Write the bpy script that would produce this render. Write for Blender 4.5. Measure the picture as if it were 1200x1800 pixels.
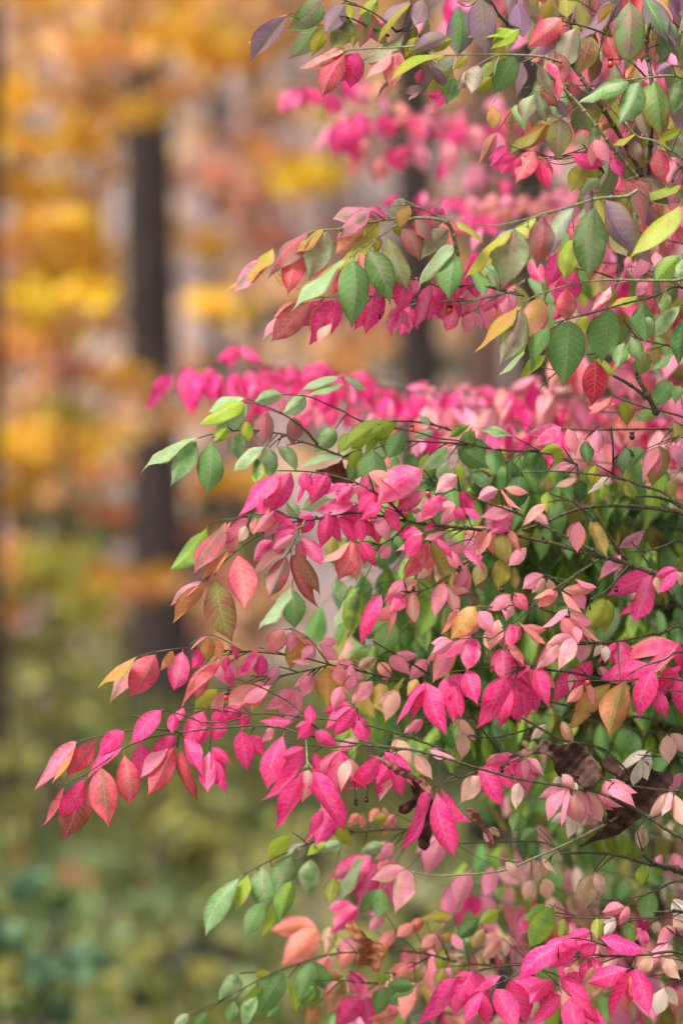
import bpy, math, random
import numpy as np
from mathutils import Vector, geometry
for o in list(bpy.data.objects): bpy.data.objects.remove(o)
scene = bpy.context.scene
R = math.radians
# ------------------------------------------------------------------ camera, sky, sun, exposure
FOCAL, CAMZ, D0 = 131.0, 1.5, 3.6
cam_d = bpy.data.cameras.new('camera'); cam = bpy.data.objects.new('camera', cam_d)
scene.collection.objects.link(cam); scene.camera = cam
cam.location = (0, 0, CAMZ); cam.rotation_euler = (R(90), 0, 0)
cam_d.sensor_fit = 'VERTICAL'; cam_d.sensor_height = 36; cam_d.sensor_width = 24; cam_d.lens = FOCAL
cam_d.clip_start = .1; cam_d.clip_end = 600
cam_d.dof.use_dof = True; cam_d.dof.focus_distance = D0; cam_d.dof.aperture_fstop = 3.5
SUN_EL, SUN_AZ = 58, 215
world = bpy.data.worlds.new('World'); scene.world = world; world.use_nodes = True
wn = world.node_tree; bgn = wn.nodes['Background']
sky = wn.nodes.new('ShaderNodeTexSky'); sky.sky_type = 'NISHITA'; sky.sun_disc = False
sky.sun_elevation = R(SUN_EL); sky.sun_rotation = R(SUN_AZ); sky.dust_density = 6; sky.air_density = 1.0; sky.ozone_density = .4
wn.links.new(sky.outputs[0], bgn.inputs[0]); bgn.inputs[1].default_value = .115
sun_d = bpy.data.lights.new('sun', 'SUN'); sun_d.energy = 2.3; sun_d.angle = R(22); sun_d.color = (1, .95, .88)
sun = bpy.data.objects.new('sun', sun_d); scene.collection.objects.link(sun)
sun.rotation_euler = (R(90 - SUN_EL), 0, R(180 - SUN_AZ)); sun.location = (0, 0, 20)
vs = scene.view_settings; vs.view_transform = 'Standard'; vs.look = 'None'; vs.gamma = 1; vs.exposure = 1.08
scene.cycles.max_bounces = 8; scene.cycles.transmission_bounces = 6; scene.cycles.transparent_max_bounces = 4
scene.cycles.use_denoising = True
rng = random.Random(11); nr = np.random.default_rng(5)
C = scene.collection
# ------------------------------------------------------------------ helpers
def lin(c):
    c = c / 255.0
    return c / 12.92 if c <= .04045 else ((c + .055) / 1.055) ** 2.4
def rgb(r, g, b): return (lin(r), lin(g), lin(b))
K = 36.0 / FOCAL / 1800.0                      # metres per photo pixel at one metre
def at(px, py, dist): return Vector(((px - 600) * K * dist, dist, CAMZ - (py - 900) * K * dist))
def tag(o, label=None, cat=None, group=None, kind=None):
    if label: o['label'] = label
    if cat: o['category'] = cat
    if group: o['group'] = group
    if kind: o['kind'] = kind
    return o
def empty(name, loc):
    o = bpy.data.objects.new(name, None); C.objects.link(o); o.location = loc; o.empty_display_size = .1
    return o
def world_loc(o):
    v = Vector(o.location)
    while o.parent: o = o.parent; v = v + Vector(o.location)
    return v
class MB:
    """collects vertices, faces and named point attributes for one mesh"""
    def __init__(s): s.v = []; s.f = []; s.n = 0; s.uv = []; s.a = []; s.b = []; s.r = []; s.extra = False
    def add(s, verts, faces, uv=None, a=None, b=None, r=None):
        verts = np.asarray(verts, float); k = len(verts)
        s.v.append(verts); s.f += [tuple(i + s.n for i in f) for f in faces]; s.n += k
        if uv is not None: s.extra = True
        s.uv.append(np.zeros((k, 2)) if uv is None else uv)
        s.a.append(np.tile((1, 1, 1) if a is None else a, (k, 1)) if a is None or np.ndim(a) == 1 else a)
        s.b.append(np.tile((1, 1, 1) if b is None else b, (k, 1)) if b is None or np.ndim(b) == 1 else b)
        s.r.append(np.full(k, 0 if r is None else r, float))
    def build(s, name, mat, parent=None, origin=None, smooth=True):
        V = np.vstack(s.v)
        org = Vector(origin) if origin is not None else Vector(V.mean(0))
        me = bpy.data.meshes.new(name); me.from_pydata((V - np.array(org)).tolist(), [], s.f)
        if smooth: me.polygons.foreach_set('use_smooth', [True] * len(me.polygons))
        def col(nm, arrs):
            at_ = me.attributes.new(nm, 'FLOAT_COLOR', 'POINT')
            c = np.ones((s.n, 4)); c[:, :3] = np.vstack(arrs); at_.data.foreach_set('color', c.ravel())
        if s.extra:
            uvn = me.uv_layers.new(name='UVMap'); U = np.vstack(s.uv)
            idx = np.zeros(len(me.loops), int); me.loops.foreach_get('vertex_index', idx)
            uvn.data.foreach_set('uv', U[idx].ravel())
            col('edge_tint', s.a); col('mid_tint', s.b)
            ra = me.attributes.new('leaf_rand', 'FLOAT', 'POINT'); ra.data.foreach_set('value', np.concatenate(s.r))
        me.materials.append(mat); me.update()
        o = bpy.data.objects.new(name, me); C.objects.link(o)
        if parent: o.parent = parent; o.location = org - world_loc(parent)
        else: o.location = org
        return o
def smooth_line(pts, radii, sub=3):
    pts = [np.array(p, float) for p in pts]; out = []; rr = []
    n = len(pts)
    for i in range(n - 1):
        p0 = pts[max(i - 1, 0)]; p1 = pts[i]; p2 = pts[i + 1]; p3 = pts[min(i + 2, n - 1)]
        for k in range(sub):
            t = k / sub
            out.append(.5 * ((2 * p1) + (-p0 + p2) * t + (2 * p0 - 5 * p1 + 4 * p2 - p3) * t * t + (-p0 + 3 * p1 - 3 * p2 + p3) * t ** 3))
            rr.append(radii[i] * (1 - t) + radii[i + 1] * t)
    out.append(pts[-1]); rr.append(radii[-1])
    return out, rr
def tube(mb, pts, radii, sides=6, cap=True):
    pts = [np.array(p, float) for p in pts]; n = len(pts); V = []; F = []
    ref = np.array((0.13, .3, .95))
    for i in range(n):
        t = pts[min(i + 1, n - 1)] - pts[max(i - 1, 0)]; t /= (np.linalg.norm(t) + 1e-9)
        if abs(t @ ref) > .95: ref = np.array((.9, .1, .2))
        a = np.cross(t, ref); a /= np.linalg.norm(a); b = np.cross(t, a)
        for k in range(sides):
            th = 2 * math.pi * k / sides
            V.append(pts[i] + radii[i] * (a * math.cos(th) + b * math.sin(th)))
    for i in range(n - 1):
        for k in range(sides):
            k2 = (k + 1) % sides
            F.append((i * sides + k, i * sides + k2, (i + 1) * sides + k2, (i + 1) * sides + k))
    if cap:
        F.append(tuple(range(sides))[::-1]); F.append(tuple((n - 1) * sides + k for k in range(sides)))
    mb.add(V, F)
# ------------------------------------------------------------------ materials
def new_mat(name):
    m = bpy.data.materials.new(name); m.use_nodes = True
    m.node_tree.nodes.clear(); return m, m.node_tree
class NT:
    def __init__(s, nt): s.nt = nt
    def n(s, t, **kw):
        x = s.nt.nodes.new(t)
        for k, v in kw.items():
            if k.startswith('i_'):
                key = k[2:]; x.inputs[int(key) if key.isdigit() else key.replace('_', ' ')].default_value = v
            else: setattr(x, k, v)
        return x
    def l(s, a, b): s.nt.links.new(a, b)
    def math(s, op, a, b=None, c=None, clamp=False):
        x = s.nt.nodes.new('ShaderNodeMath'); x.operation = op; x.use_clamp = clamp
        for i, v in enumerate((a, b, c)):
            if v is None: continue
            if isinstance(v, (int, float)): x.inputs[i].default_value = v
            else: s.l(v, x.inputs[i])
        return x.outputs[0]
    def mix(s, f, a, b, blend='MIX'):
        x = s.nt.nodes.new('ShaderNodeMix'); x.data_type = 'RGBA'; x.blend_type = blend; x.clamp_factor = True
        for sock, v in ((x.inputs[0], f), (x.inputs[6], a), (x.inputs[7], b)):
            if isinstance(v, (int, float)): sock.default_value = v
            elif isinstance(v, tuple): sock.default_value = (*v, 1)
            else: s.l(v, sock)
        return x.outputs[2]
    def ramp(s, f, stops):
        x = s.nt.nodes.new('ShaderNodeValToRGB'); e = x.color_ramp.elements
        while len(e) < len(stops): e.new(.5)
        for i, (p, c) in enumerate(stops): e[i].position = p; e[i].color = (*c, 1)
        s.l(f, x.inputs[0]); return x.outputs[0]
    def noise(s, vec, scale, detail=2, rough=.5):
        x = s.n('ShaderNodeTexNoise'); x.inputs['Scale'].default_value = scale
        x.inputs['Detail'].default_value = detail; x.inputs['Roughness'].default_value = rough
        if vec is not None: s.l(vec, x.inputs['Vector'])
        return x.outputs['Fac']
def leaf_material():
    m, nt = new_mat('euonymus_leaf'); t = NT(nt)
    uv = t.n('ShaderNodeUVMap', uv_map='UVMap'); sp = t.n('ShaderNodeSeparateXYZ'); t.l(uv.outputs[0], sp.inputs[0])
    u, v = sp.outputs[0], sp.outputs[1]
    rd = t.n('ShaderNodeAttribute', attribute_name='leaf_rand').outputs['Fac']
    ea = t.n('ShaderNodeAttribute', attribute_name='edge_tint').outputs['Color']
    ma = t.n('ShaderNodeAttribute', attribute_name='mid_tint').outputs['Color']
    a = t.math('MULTIPLY', t.math('ABSOLUTE', t.math('SUBTRACT', u, .5)), 2)
    cb = t.n('ShaderNodeCombineXYZ')
    t.l(t.math('MULTIPLY', u, .9), cb.inputs[0]); t.l(t.math('MULTIPLY', v, 2.0), cb.inputs[1]); t.l(t.math('MULTIPLY', rd, 91.7), cb.inputs[2])
    vec = cb.outputs[0]
    nz = t.noise(vec, 1.7, 3, .6); fine = t.noise(vec, 16, 3, .6); mid = t.noise(vec, 6, 2, .5)
    # side veins sweep towards the tip
    ph = t.math('MULTIPLY', t.math('SUBTRACT', v, t.math('MULTIPLY', t.math('POWER', a, 1.25), .17)), 9.5)
    side = t.math('GREATER_THAN', u, .5)
    ph = t.math('ADD', t.math('ADD', ph, t.math('MULTIPLY', side, .45)), t.math('ADD', rd, t.math('MULTIPLY', t.math('ADD', mid, nz), .8)))
    pp = t.math('PINGPONG', ph, .5)
    vein = t.n('ShaderNodeMapRange', interpolation_type='SMOOTHSTEP', i_1=.0, i_2=.15, i_3=1.0, i_4=0.0); t.l(pp, vein.inputs[0])
    vein = t.math('MULTIPLY', vein.outputs[0], t.math('SUBTRACT', 1.0, t.math('MULTIPLY', a, .6)))
    rib = t.n('ShaderNodeMapRange', interpolation_type='SMOOTHSTEP', i_1=.0, i_2=.07, i_3=1.0, i_4=0.0); t.l(a, rib.inputs[0])
    vn = t.math('MAXIMUM', t.math('MULTIPLY', vein, t.math('ADD', .35, t.math('MULTIPLY', nz, .8))), rib.outputs[0])
    # blade colour: the middle keeps one tint, the margin turns to the other in uneven patches
    f = t.math('ADD', t.math('MULTIPLY', a, .75), t.math('MULTIPLY', t.math('SUBTRACT', nz, .5), 2.6))
    f = t.math('SUBTRACT', t.math('ADD', f, t.math('MULTIPLY', v, .25)), t.math('MULTIPLY', vn, .35))
    f = t.math('ADD', f, .08, clamp=True)
    col = t.mix(f, ma, ea)
    hsv = t.n('ShaderNodeHueSaturation'); t.l(col, hsv.inputs['Color'])
    t.l(t.math('ADD', .66, t.math('ADD', t.math('MULTIPLY', fine, .3), t.math('MULTIPLY', nz, .36))), hsv.inputs['Value']); t.l(t.math('ADD', .86, t.math('MULTIPLY', mid, .24)), hsv.inputs['Saturation'])
    col = hsv.outputs[0]
    pale = t.mix(.42, col, (.85, .66, .55)); 
    col = t.mix(t.math('MULTIPLY', vn, .5, clamp=True), col, pale)
    sp_n = t.noise(vec, 13, 1, .4)
    spot = t.n('ShaderNodeMapRange', interpolation_type='SMOOTHSTEP', i_1=.69, i_2=.76); t.l(sp_n, spot.inputs[0])
    col = t.mix(t.math('MULTIPLY', spot.outputs[0], .55), col, (.12, .05, .03))
    tip = t.n('ShaderNodeMapRange', interpolation_type='SMOOTHSTEP', i_1=.9, i_2=1.0); t.l(t.math('ADD', v, t.math('MULTIPLY', t.math('SUBTRACT', nz, .5), .3)), tip.inputs[0])
    col = t.mix(t.math('MULTIPLY', tip.outputs[0], .4), col, (.16, .07, .03))
    dry = t.n('ShaderNodeMapRange', interpolation_type='SMOOTHSTEP', i_1=1.22, i_2=1.42)
    t.l(t.math('ADD', a, t.math('MULTIPLY', t.math('ADD', nz, t.math('MULTIPLY', mid, .35)), .62)), dry.inputs[0])
    col = t.mix(t.math('MULTIPLY', dry.outputs[0], .6), col, (.2, .09, .04))
    bs = t.n('ShaderNodeBsdfPrincipled', i_Roughness=.46); bs.inputs['Specular IOR Level'].default_value = .38
    t.l(col, bs.inputs['Base Color'])
    hgt = t.math('ADD', t.math('MULTIPLY', t.math('SUBTRACT', 1, vn), .6), t.math('MULTIPLY', fine, .35))
    bp = t.n('ShaderNodeBump', i_Strength=.45, i_Distance=.0008); t.l(hgt, bp.inputs['Height']); t.l(bp.outputs[0], bs.inputs['Normal'])
    tr = t.n('ShaderNodeBsdfTranslucent'); t.l(col, tr.inputs[0])
    mx = t.n('ShaderNodeMixShader', i_0=.5); t.l(bs.outputs[0], mx.inputs[1]); t.l(tr.outputs[0], mx.inputs[2])
    out = t.n('ShaderNodeOutputMaterial'); t.l(mx.outputs[0], out.inputs[0])
    return m
def bark_material(name, c1, c2, c3, scale=120, rough=.8, bump=.5, stretch=(1, 1, 1), dist=.001):
    m, nt = new_mat(name); t = NT(nt)
    g = t.n('ShaderNodeNewGeometry'); mp = t.n('ShaderNodeMapping'); mp.inputs['Scale'].default_value = stretch
    t.l(g.outputs['Position'], mp.inputs[0])
    n1 = t.noise(mp.outputs[0], scale, 4, .65); n2 = t.noise(mp.outputs[0], scale * .22, 2)
    col = t.ramp(n1, [(.3, c1), (.55, c2), (.75, c3)])
    col = t.mix(t.math('MULTIPLY', n2, .5), col, c1)
    bs = t.n('ShaderNodeBsdfPrincipled', i_Roughness=rough); t.l(col, bs.inputs['Base Color'])
    bp = t.n('ShaderNodeBump', i_Strength=bump, i_Distance=dist); t.l(n1, bp.inputs['Height']); t.l(bp.outputs[0], bs.inputs['Normal'])
    out = t.n('ShaderNodeOutputMaterial'); t.l(bs.outputs[0], out.inputs[0]); return m
def tint_material(name, transl=.35, rough=.55):
    m, nt = new_mat(name); t = NT(nt)
    ea = t.n('ShaderNodeAttribute', attribute_name='edge_tint').outputs['Color']
    g = t.n('ShaderNodeNewGeometry'); n1 = t.noise(g.outputs['Position'], 40, 2)
    col = t.mix(t.math('MULTIPLY', n1, .5), ea, t.mix(1.0, ea, (.55, .5, .4), 'MULTIPLY'))
    bs = t.n('ShaderNodeBsdfPrincipled', i_Roughness=rough); t.l(col, bs.inputs['Base Color'])
    tr = t.n('ShaderNodeBsdfTranslucent'); t.l(col, tr.inputs[0])
    mx = t.n('ShaderNodeMixShader', i_0=transl); t.l(bs.outputs[0], mx.inputs[1]); t.l(tr.outputs[0], mx.inputs[2])
    out = t.n('ShaderNodeOutputMaterial'); t.l(mx.outputs[0], out.inputs[0]); return m
def litter_material(name, cols, s1, s2):
    m, nt = new_mat(name); t = NT(nt)
    g = t.n('ShaderNodeNewGeometry'); P = g.outputs['Position']
    vo = t.n('ShaderNodeTexVoronoi', i_Scale=s2); t.l(P, vo.inputs['Vector'])
    sx = t.n('ShaderNodeSeparateXYZ'); t.l(vo.outputs['Color'], sx.inputs[0])
    n1 = t.noise(P, s1, 3, .6)
    k = t.math('ADD', t.math('MULTIPLY', sx.outputs[0], .35), t.math('MULTIPLY', n1, .8), clamp=True)
    st = [(.2 + .7 * i / (len(cols) - 1), c) for i, c in enumerate(cols)]
    col = t.ramp(k, st)
    bs = t.n('ShaderNodeBsdfPrincipled', i_Roughness=.9); t.l(col, bs.inputs['Base Color'])
    bp = t.n('ShaderNodeBump', i_Strength=.6, i_Distance=.03); t.l(sx.outputs[1], bp.inputs['Height']); t.l(bp.outputs[0], bs.inputs['Normal'])
    out = t.n('ShaderNodeOutputMaterial'); t.l(bs.outputs[0], out.inputs[0]); return m
M_LEAF = leaf_material()
M_STEM = bark_material('shrub_stem', rgb(44, 40, 28), rgb(76, 72, 46), rgb(112, 110, 72), 260, .75, .6)
M_TWIG = bark_material('green_twig', rgb(86, 88, 58), rgb(126, 132, 92), rgb(160, 164, 124), 260, .65, .4)
M_TRUNK = bark_material('dark_tree_bark', rgb(28, 21, 19), rgb(46, 36, 32), rgb(70, 57, 50), 14, .95, .9, (1, 1, .25), .03)
M_TRUNK2 = bark_material('brown_tree_bark', rgb(70, 48, 42), rgb(104, 76, 66), rgb(140, 110, 98), 14, .95, .9, (1, 1, .25), .03)
M_TRUNK3 = bark_material('grey_tree_bark', rgb(96, 84, 86), rgb(130, 114, 114), rgb(160, 146, 144), 10, .95, .9, (1, 1, .25), .03)
M_FOL = tint_material('woodland_leaf')
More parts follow.
